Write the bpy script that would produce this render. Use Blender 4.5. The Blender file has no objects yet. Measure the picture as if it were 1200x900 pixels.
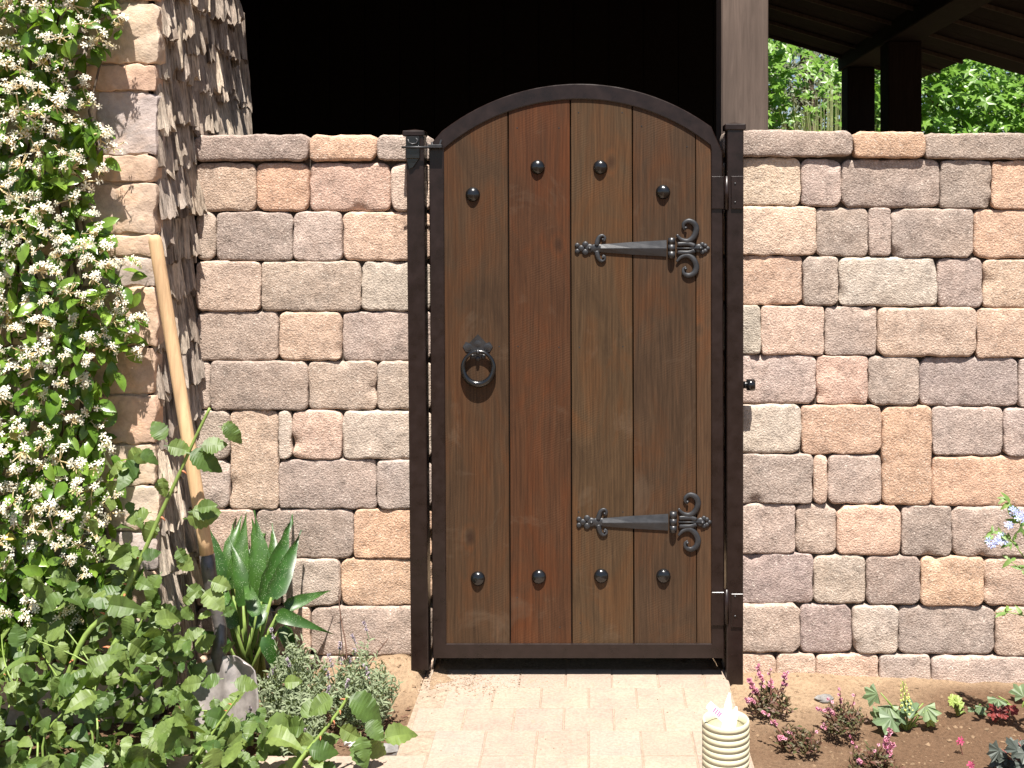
import bpy, math, random
from math import sin, cos, pi, radians, sqrt
from mathutils import Vector, Matrix, Euler, noise

# ------------------------------------------------------------------ camera, sky, sun, exposure
scene = bpy.context.scene
COL = scene.collection
K = 0.0028            # metres per photo pixel on the wall plane (Y = 0)
D = 3.6               # camera distance from the wall plane
XV, YH = 690.0, 264.0 # vanishing point of the wall's normal in the photo
CAMZ = 1.456

cam_data = bpy.data.cameras.new('camera')
cam = bpy.data.objects.new('camera', cam_data)
COL.objects.link(cam)
cam.location = (0, -D, CAMZ)
cam.rotation_euler = (radians(90), 0, 0)
cam_data.sensor_width = 36
cam_data.lens = D / K * 36 / 1200
cam_data.shift_x = (600 - XV) / 1200
cam_data.shift_y = -(450 - YH) / 1200
cam_data.clip_start = 0.05
cam_data.clip_end = 600
scene.camera = cam
scene.render.resolution_x, scene.render.resolution_y = 1024, 768

SUN_EL, SUN_AZ = radians(67), radians(6)      # azimuth: to the right of straight-on
world = bpy.data.worlds.new('World')
scene.world = world
world.use_nodes = True
wn = world.node_tree
bg = wn.nodes['Background']
sky = wn.nodes.new('ShaderNodeTexSky')
sky.sky_type = 'NISHITA'
sky.sun_disc = False
sky.sun_elevation = SUN_EL
sky.sun_rotation = pi - SUN_AZ
wn.links.new(sky.outputs['Color'], bg.inputs['Color'])
bg.inputs['Strength'].default_value = 0.05

sun_data = bpy.data.lights.new('sun', 'SUN')
sun_data.energy = 5.0
sun_data.angle = radians(0.5)
sun_data.color = (1.0, 0.95, 0.88)
sun = bpy.data.objects.new('sun', sun_data)
COL.objects.link(sun)
sdir = Vector((sin(SUN_AZ) * cos(SUN_EL), -cos(SUN_AZ) * cos(SUN_EL), sin(SUN_EL)))
sun.rotation_euler = sdir.to_track_quat('Z', 'Y').to_euler()
sun.location = sdir * 20

vs = scene.view_settings
vs.view_transform = 'Standard'
vs.look = 'None'
vs.exposure = 1.25
vs.gamma = 1.0

# ------------------------------------------------------------------ helpers
rnd = random.Random(11)
def U(a, b): return rnd.uniform(a, b)
def nz(x, y, z=0.0): return noise.noise(Vector((x, y, z)))
def smooth(a, b, x):
    t = max(0.0, min(1.0, (x - a) / (b - a))); return t * t * (3 - 2 * t)
def sc(Y): return K * (D + Y) / D
def P(px, py, Y=0.0):
    s = sc(Y); return Vector(((px - XV) * s, Y, CAMZ + (YH - py) * s))
def G(px, py, z=0.0):
    s = (CAMZ - z) / (py - YH); Y = s / K * D - D
    return Vector(((px - XV) * s, Y, z))

ORG = {}
def link(o, parent=None, org=None):
    COL.objects.link(o)
    w = Vector(org) if org is not None else Vector((0, 0, 0))
    ORG[o] = w
    if parent is not None:
        o.parent = parent
        o.location = w - ORG[parent]
    else:
        o.location = w
    return o
def tag(o, label=None, cat=None, group=None, kind=None):
    if label: o['label'] = label
    if cat: o['category'] = cat
    if group: o['group'] = group
    if kind: o['kind'] = kind
    return o
def empty(name, loc, parent=None):
    o = bpy.data.objects.new(name, None)
    o.empty_display_size = 0.05
    return link(o, parent, loc)
def put(name, mesh, parent, loc, rot=None, color=None, scale=None):
    """place a (shared) mesh as an object of its own"""
    o = bpy.data.objects.new(name, mesh)
    link(o, parent, loc)
    if rot is not None: o.rotation_euler = rot
    if scale is not None: o.scale = scale
    if color is not None: o.color = (*color, 1)
    return o

class MB:
    def __init__(s): s.v = []; s.f = []; s.m = []
    def add(s, verts, faces, mi=0):
        b = len(s.v); s.v += [tuple(v) for v in verts]
        for f in faces: s.f.append([i + b for i in f]); s.m.append(mi)
    def box(s, x0, x1, y0, y1, z0, z1, mi=0):
        v = [(x, y, z) for z in (z0, z1) for y in (y0, y1) for x in (x0, x1)]
        s.add(v, [(0,2,3,1),(4,5,7,6),(0,1,5,4),(2,6,7,3),(0,4,6,2),(1,3,7,5)], mi)
    def cbox(s, x0, x1, y0, y1, z0, z1, b=0.002, mi=0):
        """box with chamfered edges"""
        bx = MB(); V = {}
        xs, ys, zs = (x0, x0+b, x1-b, x1), (y0, y0+b, y1-b, y1), (z0, z0+b, z1-b, z1)
        vs_ = []; 
        def vi(p):
            if p not in V: V[p] = len(vs_); vs_.append(p)
            return V[p]
        X0,X1,X2,X3 = xs; Y0,Y1,Y2,Y3 = ys; Z0,Z1,Z2,Z3 = zs
        fs = []
        def q(*p): fs.append([vi(a) for a in p])
        q((X0,Y1,Z1),(X0,Y1,Z2),(X0,Y2,Z2),(X0,Y2,Z1)); q((X3,Y1,Z1),(X3,Y2,Z1),(X3,Y2,Z2),(X3,Y1,Z2))
        q((X1,Y0,Z1),(X2,Y0,Z1),(X2,Y0,Z2),(X1,Y0,Z2)); q((X1,Y3,Z1),(X1,Y3,Z2),(X2,Y3,Z2),(X2,Y3,Z1))
        q((X1,Y1,Z0),(X1,Y2,Z0),(X2,Y2,Z0),(X2,Y1,Z0)); q((X1,Y1,Z3),(X2,Y1,Z3),(X2,Y2,Z3),(X1,Y2,Z3))
        for (ya, yb) in ((Y1,Y0),(Y2,Y3)):
            for (xa, xb) in ((X1,X0),(X2,X3)): q((xb,ya,Z1),(xb,ya,Z2),(xa,yb,Z2),(xa,yb,Z1))
            for (za, zb) in ((Z1,Z0),(Z2,Z3)): q((X1,ya,zb),(X2,ya,zb),(X2,yb,za),(X1,yb,za))
        for (xa, xb) in ((X1,X0),(X2,X3)):
            for (za, zb) in ((Z1,Z0),(Z2,Z3)): q((xa,Y1,zb),(xa,Y2,zb),(xb,Y2,za),(xb,Y1,za))
        for (xa, xb) in ((X1,X0),(X2,X3)):
            for (ya, yb) in ((Y1,Y0),(Y2,Y3)):
                for (za, zb) in ((Z1,Z0),(Z2,Z3)):
                    fs.append([vi((xb,ya,za)), vi((xa,yb,za)), vi((xa,ya,zb))])
        s.add(vs_, fs, mi)
    def tube(s, pts, rad, n=8, cap=True, flat=1.0, mi=0):
        pts = [Vector(p) for p in pts]
        if not isinstance(rad, (list, tuple)): rad = [rad] * len(pts)
        rings = []; up = None; vs_ = []; fs = []
        for i, p in enumerate(pts):
            t = (pts[min(i+1, len(pts)-1)] - pts[max(i-1, 0)])
            t = t.normalized() if t.length > 1e-9 else Vector((0, 0, 1))
            if up is None:
                up = Vector((0, 1, 0)) if abs(t.y) < 0.9 else Vector((1, 0, 0))
            a = up - t * up.dot(t)
            if a.length < 1e-6: a = t.orthogonal()
            a.normalize(); up = a; b = t.cross(a)
            for k in range(n):
                an = 2 * pi * k / n
                vs_.append(p + (a * cos(an) * flat + b * sin(an)) * rad[i])
        for i in range(len(pts) - 1):
            for k in range(n):
                k2 = (k + 1) % n
                fs.append((i*n+k, i*n+k2, (i+1)*n+k2, (i+1)*n+k))
        if cap:
            fs.append(tuple(range(n - 1, -1, -1))); m = (len(pts)-1) * n
            fs.append(tuple(range(m, m + n)))
        s.add(vs_, fs, mi)
    def lathe(s, prof, c, n=24, mi=0, axis='Z'):
        vs_ = []; fs = []
        for (r, h) in prof:
            for k in range(n):
                a = 2 * pi * k / n
                if axis == 'Z': vs_.append((c[0] + r*cos(a), c[1] + r*sin(a), c[2] + h))
                else: vs_.append((c[0] + r*cos(a), c[1] - h, c[2] + r*sin(a)))
        for i in range(len(prof) - 1):
            for k in range(n):
                k2 = (k+1) % n
                fs.append((i*n+k, i*n+k2, (i+1)*n+k2, (i+1)*n+k))
        s.add(vs_, fs, mi)
    def poly(s, outline, y0, y1, mi=0):
        """xz outline extruded from y0 (front) to y1"""
        n = len(outline)
        v = [(x, y0, z) for x, z in outline] + [(x, y1, z) for x, z in outline]
        f = [tuple(range(n)), tuple(range(2*n-1, n-1, -1))]
        f += [(i, i+n, (i+1) % n + n, (i+1) % n) for i in range(n)]
        s.add(v, f, mi)
    def mesh(s, name, mats, sm=False, origin=(0, 0, 0)):
        me = bpy.data.meshes.new(name)
        ox, oy, oz = origin
        me.from_pydata([(x-ox, y-oy, z-oz) for x, y, z in s.v], [], s.f)
        if not isinstance(mats, (list, tuple)): mats = [mats]
        for m in mats: me.materials.append(m)
        if len(mats) > 1: me.polygons.foreach_set('material_index', s.m)
        if sm: me.polygons.foreach_set('use_smooth', [True] * len(me.polygons))
        me.update()
        return me
    def build(s, name, mats, parent=None, sm=False, origin=None, color=None):
        if origin is None:
            if parent is not None: origin = ORG[parent]
            else:
                xs = [v[0] for v in s.v]; ys = [v[1] for v in s.v]; zs = [v[2] for v in s.v]
                origin = Vector(((min(xs)+max(xs))/2, (min(ys)+max(ys))/2, min(zs)))
        me = s.mesh(name, mats, sm, origin)
        o = bpy.data.objects.new(name, me)
        link(o, parent, origin)
        if color is not None: o.color = (*color, 1)
        return o

def fix_normals(me):
    import bmesh
    bm = bmesh.new(); bm.from_mesh(me)
    bmesh.ops.recalc_face_normals(bm, faces=bm.faces)
    bm.to_mesh(me); bm.free()

# ------------------------------------------------------------------ materials
class NT:
    def __init__(s, name):
        s.m = bpy.data.materials.new(name); s.m.use_nodes = True
        s.t = s.m.node_tree; s.p = s.t.nodes['Principled BSDF']; s.out = s.t.nodes['Material Output']
    def n(s, typ, **kw):
        nd = s.t.nodes.new('ShaderNode' + typ)
        for k, v in kw.items():
            if k[0] == '_': setattr(nd, k[1:], v)
        for k, v in kw.items():
            if k[0] == '_': continue
            key = int(k[1:]) if k[0] == 'i' and k[1:].isdigit() else k.replace('__', ' ')
            s.set(nd.inputs[key], v)
        return nd
    def set(s, inp, v):
        if isinstance(v, bpy.types.NodeSocket): s.t.links.new(v, inp)
        elif isinstance(v, bpy.types.Node): s.t.links.new(v.outputs[0], inp)
        else: inp.default_value = v
    def math(s, op, a, b=0.0, clamp=False):
        nd = s.n('Math', _operation=op, _use_clamp=clamp); s.set(nd.inputs[0], a); s.set(nd.inputs[1], b); return nd.outputs[0]
    def mix(s, fac, a, b, mode='MIX'):
        nd = s.n('Mix', _data_type='RGBA', _blend_type=mode)
        s.set(nd.inputs[0], fac); s.set(nd.inputs[6], a); s.set(nd.inputs[7], b); return nd.outputs[2]
    def ramp(s, fac, stops, interp='LINEAR'):
        nd = s.n('ValToRGB'); nd.color_ramp.interpolation = interp
        e = nd.color_ramp.elements
        while len(e) < len(stops): e.new(0.5)
        for i, (pos, c) in enumerate(stops):
            e[i].position = pos; e[i].color = (*c, 1) if isinstance(c, (tuple, list)) else (c, c, c, 1)
        s.set(nd.inputs[0], fac); return nd.outputs[0]
    def coords(s, offset=True, scale=(1, 1, 1), rot=(0, 0, 0)):
        tc = s.n('TexCoord'); v = tc.outputs['Object']
        if offset:
            oi = s.n('ObjectInfo')
            mul = s.n('VectorMath', _operation='SCALE'); mul.inputs[0].default_value = (37.0, 21.0, 53.0)
            s.t.links.new(oi.outputs['Random'], mul.inputs['Scale'])
            ad = s.n('VectorMath', _operation='ADD'); s.set(ad.inputs[0], v); s.set(ad.inputs[1], mul.outputs[0]); v = ad.outputs[0]
        mp = s.n('Mapping'); s.set(mp.inputs['Vector'], v); mp.inputs['Scale'].default_value = scale; mp.inputs['Rotation'].default_value = rot
        return mp.outputs[0]
    def noise(s, v, scale, detail=4, rough=0.55, dist=0.0):
        nd = s.n('TexNoise'); s.set(nd.inputs['Vector'], v); nd.inputs['Scale'].default_value = scale
        nd.inputs['Detail'].default_value = detail; nd.inputs['Roughness'].default_value = rough; nd.inputs['Distortion'].default_value = dist
        return nd.outputs['Fac']
    def voro(s, v, scale, feature='F1', out='Distance'):
        nd = s.n('TexVoronoi', _feature=feature); s.set(nd.inputs['Vector'], v); nd.inputs['Scale'].default_value = scale
        return nd.outputs[out]
    def bump(s, h, strength=0.5, dist=0.005, prev=None):
        nd = s.n('Bump'); nd.inputs['Strength'].default_value = strength; nd.inputs['Distance'].default_value = dist
        s.set(nd.inputs['Height'], h)
        if prev is not None: s.set(nd.inputs['Normal'], prev)
        return nd.outputs[0]
    def objcol(s): return s.n('ObjectInfo').outputs['Color']
    def fin(s, col=None, rough=None, normal=None, spec=None, metal=None):
        if col is not None: s.set(s.p.inputs['Base Color'], col if not isinstance(col, tuple) else (*col, 1))
        if rough is not None: s.set(s.p.inputs['Roughness'], rough)
        if normal is not None: s.set(s.p.inputs['Normal'], normal)
        if spec is not None: s.set(s.p.inputs['Specular IOR Level'], spec)
        if metal is not None: s.set(s.p.inputs['Metallic'], metal)
        return s.m

def m_block():
    t = NT('split_concrete'); v = t.coords()
    a = t.noise(v, 6, 3); b = t.noise(v, 75, 6, 0.75); c = t.noise(v, 185, 4, 0.75); d = t.voro(v, 170); e = t.noise(v, 24, 4, 0.6)
    col = t.mix(1.0, t.objcol(), t.ramp(a, [(0.25, (0.84, 0.85, 0.87)), (0.75, (1.12, 1.09, 1.05))]), 'MULTIPLY')
    col = t.mix(1.0, col, t.ramp(b, [(0.25, 0.5), (0.42, 0.9), (0.6, 1.04), (0.8, 1.22)]), 'MULTIPLY')
    col = t.mix(t.ramp(c, [(0.57, 0.0), (0.66, 0.8)]), col, (0.74, 0.66, 0.57, 1))
    col = t.mix(t.ramp(c, [(0.32, 0.85), (0.42, 0.0)]), col, (0.13, 0.10, 0.085, 1))
    mo = t.noise(v, 34, 6, 0.78)
    col = t.mix(1.0, col, t.ramp(mo, [(0.32, 0.60), (0.46, 0.95), (0.56, 1.05), (0.7, 1.28)]), 'MULTIPLY')
    st = t.noise(v, 13, 5, 0.7, 0.8)
    col = t.mix(t.ramp(st, [(0.52, 0.0), (0.72, 0.42)]), col, t.mix(1.0, col, (0.62, 0.56, 0.52, 1), 'MULTIPLY'))
    h = t.math('ADD', t.math('MULTIPLY', b, 0.9), t.math('MULTIPLY', c, 0.5))
    h = t.math('ADD', h, t.math('MULTIPLY', d, 0.55)); h = t.math('ADD', h, t.math('MULTIPLY', mo, 0.7))
    return t.fin(col, 0.95, t.bump(h, 0.42, 0.009), 0.12)
def m_stone():
    t = NT('veneer_stone'); v = t.coords()
    a = t.noise(v, 9, 4, 0.6, 0.6); b = t.noise(v, 45, 6, 0.6); c = t.noise(v, 160, 4)
    col = t.mix(1.0, t.objcol(), t.ramp(a, [(0.3, (0.80, 0.78, 0.80)), (0.5, (1.0, 1.0, 1.0)), (0.72, (1.18, 1.05, 0.92))]), 'MULTIPLY')
    col = t.mix(1.0, col, t.ramp(b, [(0.25, 0.78), (0.6, 1.06)]), 'MULTIPLY')
    h = t.math('ADD', b, t.math('MULTIPLY', c, 0.3))
    return t.fin(col, 0.9, t.bump(h, 0.5, 0.008), 0.2)
def m_mortar(name, c):
    t = NT(name); v = t.coords(False); b = t.noise(v, 60, 6, 0.7)
    col = t.mix(1.0, (*c, 1), t.ramp(b, [(0.3, 0.6), (0.7, 1.15)]), 'MULTIPLY')
    return t.fin(col, 0.95, t.bump(b, 0.7, 0.008), 0.1)
def m_shake():
    t = NT('weathered_shake'); v = t.coords(True, (1, 1, 0.09)); v2 = t.coords()
    a = t.noise(v, 130, 5, 0.7); b = t.noise(v2, 14, 3); c = t.noise(v, 40, 4, 0.6)
    col = t.mix(1.0, t.objcol(), t.ramp(a, [(0.30, 0.22), (0.48, 0.85), (0.75, 1.45)]), 'MULTIPLY')
    col = t.mix(1.0, col, t.ramp(b, [(0.3, (0.72, 0.66, 0.62)), (0.7, (1.15, 1.12, 1.08))]), 'MULTIPLY')
    h = t.math('ADD', a, t.math('MULTIPLY', c, 1.3))
    return t.fin(col, 0.92, t.bump(h, 0.95, 0.010), 0.15)
def m_plank():
    t = NT('stained_cedar'); v = t.coords(True, (1, 1, 0.04)); v2 = t.coords(); v3 = t.coords(True, (1, 1, 0.16))
    g = t.noise(v, 60, 6, 0.65, 1.2); g2 = t.noise(v, 210, 3, 0.6); w = t.noise(t.coords(True, (1, 1, 0.35)), 6, 5, 0.65, 1.4); fl = t.noise(v2, 4.5, 5, 0.65, 0.8)
    wv = t.n('TexWave', _wave_type='BANDS', _bands_direction='X'); t.set(wv.inputs['Vector'], v3)
    wv.inputs['Scale'].default_value = 15; wv.inputs['Distortion'].default_value = 7.0; wv.inputs['Detail'].default_value = 2.5; wv.inputs['Detail Scale'].default_value = 0.9; wv.inputs['Detail Roughness'].default_value = 0.55
    gr = wv.outputs['Fac']
    col = t.mix(1.0, t.objcol(), t.ramp(g, [(0.28, 0.76), (0.5, 1.0), (0.75, 1.18)]), 'MULTIPLY')
    col = t.mix(1.0, col, t.ramp(g2, [(0.3, 0.80), (0.7, 1.16)]), 'MULTIPLY')
    col = t.mix(0.42, col, t.mix(1.0, col, t.ramp(gr, [(0.0, 0.62), (0.35, 1.02), (0.8, 1.12), (1.0, 0.75)]), 'MULTIPLY'))
    col = t.mix(t.ramp(w, [(0.46, 0.0), (0.66, 0.85)]), col, t.mix(1.0, col, (1.34, 1.0, 0.75, 1), 'MULTIPLY'))
    col = t.mix(t.ramp(w, [(0.30, 0.75), (0.44, 0.0)]), col, t.mix(1.0, col, (0.70, 0.70, 0.72, 1), 'MULTIPLY'))
    col = t.mix(t.ramp(fl, [(0.58, 0.0), (0.76, 0.38)]), col, (0.13, 0.092, 0.062, 1))
    kn = t.voro(t.coords(True, (1, 1, 0.6)), 4.2); km = t.ramp(kn, [(0.035, 1.0), (0.075, 0.0)])
    col = t.mix(t.math('MULTIPLY', km, 0.75), col, (0.022, 0.010, 0.006, 1))
    col = t.mix(t.math('MULTIPLY', t.ramp(kn, [(0.07, 0.0), (0.10, 0.6), (0.14, 0.0)]), 0.5), col, t.mix(1.0, col, (1.7, 1.2, .8, 1), 'MULTIPLY'))
    # saw marks: fine slanted lines
    sw = t.n('TexWave', _wave_type='BANDS', _bands_direction='Z'); t.set(sw.inputs['Vector'], t.coords(True, (1, 1, 1), (0, radians(22), 0)))
    sw.inputs['Scale'].default_value = 42; sw.inputs['Distortion'].default_value = 5.0; sw.inputs['Detail'].default_value = 2; sw.inputs['Detail Scale'].default_value = 0.6
    sawm = t.math('MULTIPLY', sw.outputs['Fac'], t.ramp(t.noise(v2, 5, 2), [(0.46, 0.0), (0.66, 1.0)]))
    col = t.mix(t.math('MULTIPLY', sawm, 0.03), col, (0.25, 0.17, 0.11, 1))
    h = t.math('ADD', t.math('MULTIPLY', g, 0.8), t.math('ADD', t.math('MULTIPLY', g2, 0.5), t.math('MULTIPLY', sawm, 0.15)))
    return t.fin(col, t.ramp(g, [(0.3, 0.66), (0.7, 0.52)]), t.bump(h, 0.4, 0.003), 0.16)
def m_timber(name, c, sp=0.2):
    t = NT(name); v = t.coords(True, (1, 1, 0.06)); g = t.noise(v, 60, 5, 0.65, 0.7); k = t.noise(t.coords(), 3, 3)
    col = t.mix(1.0, (*c, 1), t.ramp(g, [(0.3, 0.7), (0.7, 1.2)]), 'MULTIPLY')
    col = t.mix(1.0, col, t.ramp(k, [(0.3, 0.85), (0.7, 1.12)]), 'MULTIPLY')
    return t.fin(col, 0.85, t.bump(g, 0.4, 0.003), sp)
def m_metal_paint():
    t = NT('brown_painted_steel'); v = t.coords(False); a = t.noise(v, 25, 5, 0.6); c = t.noise(v, 140, 3)
    du = t.noise(v, 9, 6, 0.75)
    col = t.mix(1.0, (0.0125, 0.0068, 0.0058, 1), t.ramp(a, [(0.3, 0.7), (0.7, 1.35)]), 'MULTIPLY')
    col = t.mix(t.ramp(du, [(0.58, 0.0), (0.85, 0.14)]), col, (0.08, 0.056, 0.042, 1))
    return t.fin(col, t.ramp(a, [(0.3, 0.24), (0.7, 0.40)]), t.bump(t.math('ADD', a, t.math('MULTIPLY', c, 0.25)), 0.12, 0.002), 0.4)
def m_iron(name='black_iron', base=(0.016, 0.016, 0.0175), r0=0.30, r1=0.46, sp=0.6):
    t = NT(name); v = t.coords(); a = t.noise(v, 90, 5, 0.65); b = t.noise(v, 30, 3)
    col = t.mix(1.0, (*base, 1), t.ramp(b, [(0.3, 0.75), (0.7, 1.3)]), 'MULTIPLY')
    return t.fin(col, t.ramp(b, [(0.3, r0), (0.7, r1)]), t.bump(a, 0.22, 0.0015), sp)
def m_paver():
    t = NT('sandy_paver'); v = t.coords(); a = t.noise(v, 10, 4, 0.6); b = t.noise(v, 120, 5, 0.7); c = t.noise(v, 32, 5, 0.75)
    col = t.mix(1.0, t.objcol(), t.ramp(a, [(0.3, (0.88, 0.86, 0.86)), (0.7, (1.08, 1.05, 1.0))]), 'MULTIPLY')
    col = t.mix(1.0, col, t.ramp(b, [(0.28, 0.72), (0.6, 1.05)]), 'MULTIPLY')
    col = t.mix(t.ramp(c, [(0.58, 0.0), (0.72, 0.7)]), col, (0.335, 0.245, 0.165, 1))
    return t.fin(col, 0.9, t.bump(b, 0.45, 0.003), 0.2)
def m_soil():
    t = NT('garden_soil'); v = t.coords(False)
    at = t.n('Attribute', _attribute_name='sand')
    a = t.noise(v, 12, 6, 0.7); b = t.noise(v, 90, 6, 0.7); c = t.noise(v, 300, 3)
    f = t.math('ADD', at.outputs['Fac'], t.math('MULTIPLY', t.math('SUBTRACT', a, 0.5), 0.8), True)
    col = t.mix(f, (0.122, 0.074, 0.045, 1), (0.315, 0.222, 0.142, 1))
    col = t.mix(1.0, col, t.ramp(b, [(0.25, 0.55), (0.5, 1.0), (0.75, 1.25)]), 'MULTIPLY')
    col = t.mix(t.ramp(c, [(0.66, 0.0), (0.74, 0.6)]), col, (0.42, 0.34, 0.25, 1))
    h = t.math('ADD', b, t.math('MULTIPLY', a, 0.6))
    return t.fin(col, 0.97, t.bump(h, 0.8, 0.012), 0.1)
def m_leaf(name, c1, c2, rough=0.4, trans=0.3, spots=None, spec=0.5, tcol=None, veins=0.0, back=None):
    t = NT(name)
    oi = t.n('ObjectInfo'); ge = t.n('NewGeometry')
    r = t.math('FRACT', t.math('ADD', oi.outputs['Random'], ge.outputs['Random Per Island']))
    v = t.coords(True)
    k = t.noise(v, 30, 4, 0.6)
    col = t.mix(r, (*c1, 1), (*c2, 1))
    col = t.mix(1.0, col, t.ramp(k, [(0.3, 0.72), (0.7, 1.25)]), 'MULTIPLY')
    if spots:
        sv = t.voro(v, spots)
        msk = t.math('MULTIPLY', t.ramp(sv, [(0.16, 1.0), (0.24, 0.0)]), t.ramp(t.noise(v, 25, 2), [(0.42, 0.0), (0.52, 1.0)]))
        col = t.mix(t.math('MULTIPLY', msk, 0.7), col, (0.45, 0.52, 0.34, 1))
    if back is not None: col = t.mix(ge.outputs['Backfacing'], col, (*back, 1))
    t.fin(col, rough, t.bump(k, 0.25, 0.003), spec)
    if trans > 0:
        tr = t.n('BsdfTranslucent'); t.set(tr.inputs['Color'], t.mix(1.0, col, (1.5, 1.6, 0.5, 1) if tcol is None else (*tcol, 1), 'MULTIPLY'))
        ms = t.n('MixShader'); ms.inputs[0].default_value = trans
        t.t.links.new(t.p.outputs[0], ms.inputs[1]); t.t.links.new(tr.outputs[0], ms.inputs[2])
        t.t.links.new(ms.outputs[0], t.out.inputs['Surface'])
    return t.m
def m_plain(name, c, rough=0.6, spec=0.4, var=0.15, metal=0.0, bscale=80, bstr=0.2):
    t = NT(name); v = t.coords(); a = t.noise(v, bscale, 4, 0.6)
    col = t.mix(1.0, (*c, 1), t.ramp(a, [(0.3, 1 - var), (0.7, 1 + var)]), 'MULTIPLY')
    return t.fin(col, rough, t.bump(a, bstr, 0.002), spec, metal)

M = {}
M['block'] = m_block(); M['stone'] = m_stone(); M['shake'] = m_shake(); M['plank'] = m_plank()
M['wallcore'] = m_mortar('wall_core_grout', (0.10, 0.08, 0.065)); M['mortar'] = m_mortar('sandy_mortar', (0.46, 0.36, 0.275))
M['steel'] = m_metal_paint(); M['iron'] = m_iron(); M['polished'] = m_iron('glossy_black_iron', (0.006, 0.006, 0.0065), 0.15, 0.24, 0.62); M['bareiron'] = m_iron('grey_forged_iron', (0.020, 0.0205, 0.023), 0.40, 0.56, 0.5); M['paver'] = m_paver(); M['soil'] = m_soil()
M['sand'] = m_mortar('joint_sand', (0.35, 0.272, 0.205))
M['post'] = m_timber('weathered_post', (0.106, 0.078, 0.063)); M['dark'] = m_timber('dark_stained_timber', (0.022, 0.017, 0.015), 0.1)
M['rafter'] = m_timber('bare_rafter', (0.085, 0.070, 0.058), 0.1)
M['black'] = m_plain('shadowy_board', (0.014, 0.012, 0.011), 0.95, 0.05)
M['shakecore'] = m_plain('felt_backing', (0.035, 0.028, 0.024), 0.95, 0.05)
M['ash'] = m_timber('ash_handle', (0.58, 0.38, 0.21), 0.4)
M['zinc'] = m_plain('worn_steel', (0.34, 0.30, 0.285), 0.38, 0.5, 0.4, 0.35, 25); M['socket'] = m_plain('dark_socket_steel', (0.13, 0.115, 0.11), 0.4, 0.5, 0.35, 0.5, 30)
M['bark'] = m_plain('bark', (0.10, 0.075, 0.055), 0.9, 0.2, 0.4, 0, 40, 0.8)
M['cane'] = m_plain('green_cane', (0.17, 0.24, 0.055), 0.5, 0.4, 0.25, 0, 40); M['thorn'] = m_plain('thorn_red', (0.42, 0.15, 0.07), 0.5)
M['stemred'] = m_plain('red_stem', (0.17, 0.06, 0.05), 0.6, 0.3, 0.3); M['twig'] = m_plain('dry_twig', (0.13, 0.075, 0.055), 0.8, 0.2, 0.3)
M['jasleaf'] = m_leaf('jasmine_leaf', (0.068, 0.150, 0.018), (0.200, 0.315, 0.046), 0.25, 0.34)
M['jasyellow'] = m_leaf('jasmine_leaf_yellow', (0.35, 0.33, 0.05), (0.48, 0.34, 0.08), 0.45, 0.3)
M['petal'] = m_leaf('jasmine_petal', (0.74, 0.70, 0.55), (0.80, 0.77, 0.67), 0.6, 0.25, None, 0.2, (1, 1, 0.9))
M['bud'] = m_leaf('faded_bloom', (0.66, 0.52, 0.27), (0.74, 0.62, 0.38), 0.6, 0.25, None, 0.2, (1, 1, 0.8))
M['roseleaf'] = m_leaf('rose_leaf', (0.052, 0.105, 0.020), (0.165, 0.225, 0.058), 0.5, 0.32, back=(0.115, 0.16, 0.058))
M['callaleaf'] = m_leaf('calla_leaf', (0.026, 0.078, 0.012), (0.050, 0.115, 0.020), 0.40, 0.24, 210)
M['lav'] = m_leaf('lavender_leaf', (0.165, 0.205, 0.115), (0.25, 0.285, 0.18), 0.75, 0.2, None, 0.2)
M['lavflower'] = m_leaf('lavender_flower', (0.36, 0.30, 0.36), (0.48, 0.40, 0.44), 0.7, 0.2, None, 0.2, (1, 1, 1))
M['gaura'] = m_leaf('gaura_leaf', (0.070, 0.085, 0.030), (0.145, 0.060, 0.048), 0.55, 0.2, None, 0.3)
M['gauraflower'] = m_leaf('pink_petal', (0.50, 0.17, 0.26), (0.62, 0.34, 0.40), 0.6, 0.25, None, 0.2, (1, 1, 1))
M['magenta'] = m_leaf('magenta_petal', (0.50, 0.06, 0.16), (0.58, 0.15, 0.25), 0.6, 0.2, None, 0.2, (1, 1, 1))
M['redleaf'] = m_leaf('red_leaf', (0.13, 0.020, 0.020), (0.22, 0.04, 0.034), 0.5, 0.2, None, 0.3, (1.2, 0.8, 0.8))
M['snapleaf'] = m_leaf('blue_green_leaf', (0.105, 0.165, 0.082), (0.17, 0.225, 0.115), 0.5, 0.25)
M['limeflower'] = m_leaf('lime_floret', (0.55, 0.60, 0.16), (0.68, 0.68, 0.25), 0.6, 0.2, None, 0.2)
M['limeleaf'] = m_leaf('lime_leaf', (0.28, 0.36, 0.09), (0.36, 0.42, 0.12), 0.5, 0.3)
M['greyleaf'] = m_leaf('dusky_leaf', (0.042, 0.052, 0.045), (0.082, 0.094, 0.080), 0.5, 0.12, None, 0.3, (1.1, 1.2, 0.9))
M['plumleaf'] = m_leaf('plumbago_leaf', (0.11, 0.20, 0.045), (0.18, 0.28, 0.07), 0.5, 0.3)
M['plumflower'] = m_leaf('pale_blue_petal', (0.42, 0.48, 0.78), (0.55, 0.60, 0.84), 0.6, 0.25, None, 0.2, (1, 1, 1))
M['gumleaf'] = m_leaf('sweetgum_leaf', (0.095, 0.205, 0.022), (0.180, 0.320, 0.045), 0.4, 0.35)
M['olive'] = m_leaf('grey_green_leaf', (0.10, 0.115, 0.065), (0.16, 0.17, 0.10), 0.6, 0.2)
M['hedge'] = m_leaf('dark_wood_leaf', (0.030, 0.060, 0.014), (0.055, 0.095, 0.022), 0.5, 0.25)
M['pampas'] = m_leaf('pampas_blade', (0.30, 0.34, 0.14), (0.45, 0.46, 0.24), 0.6, 0.3)
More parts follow.
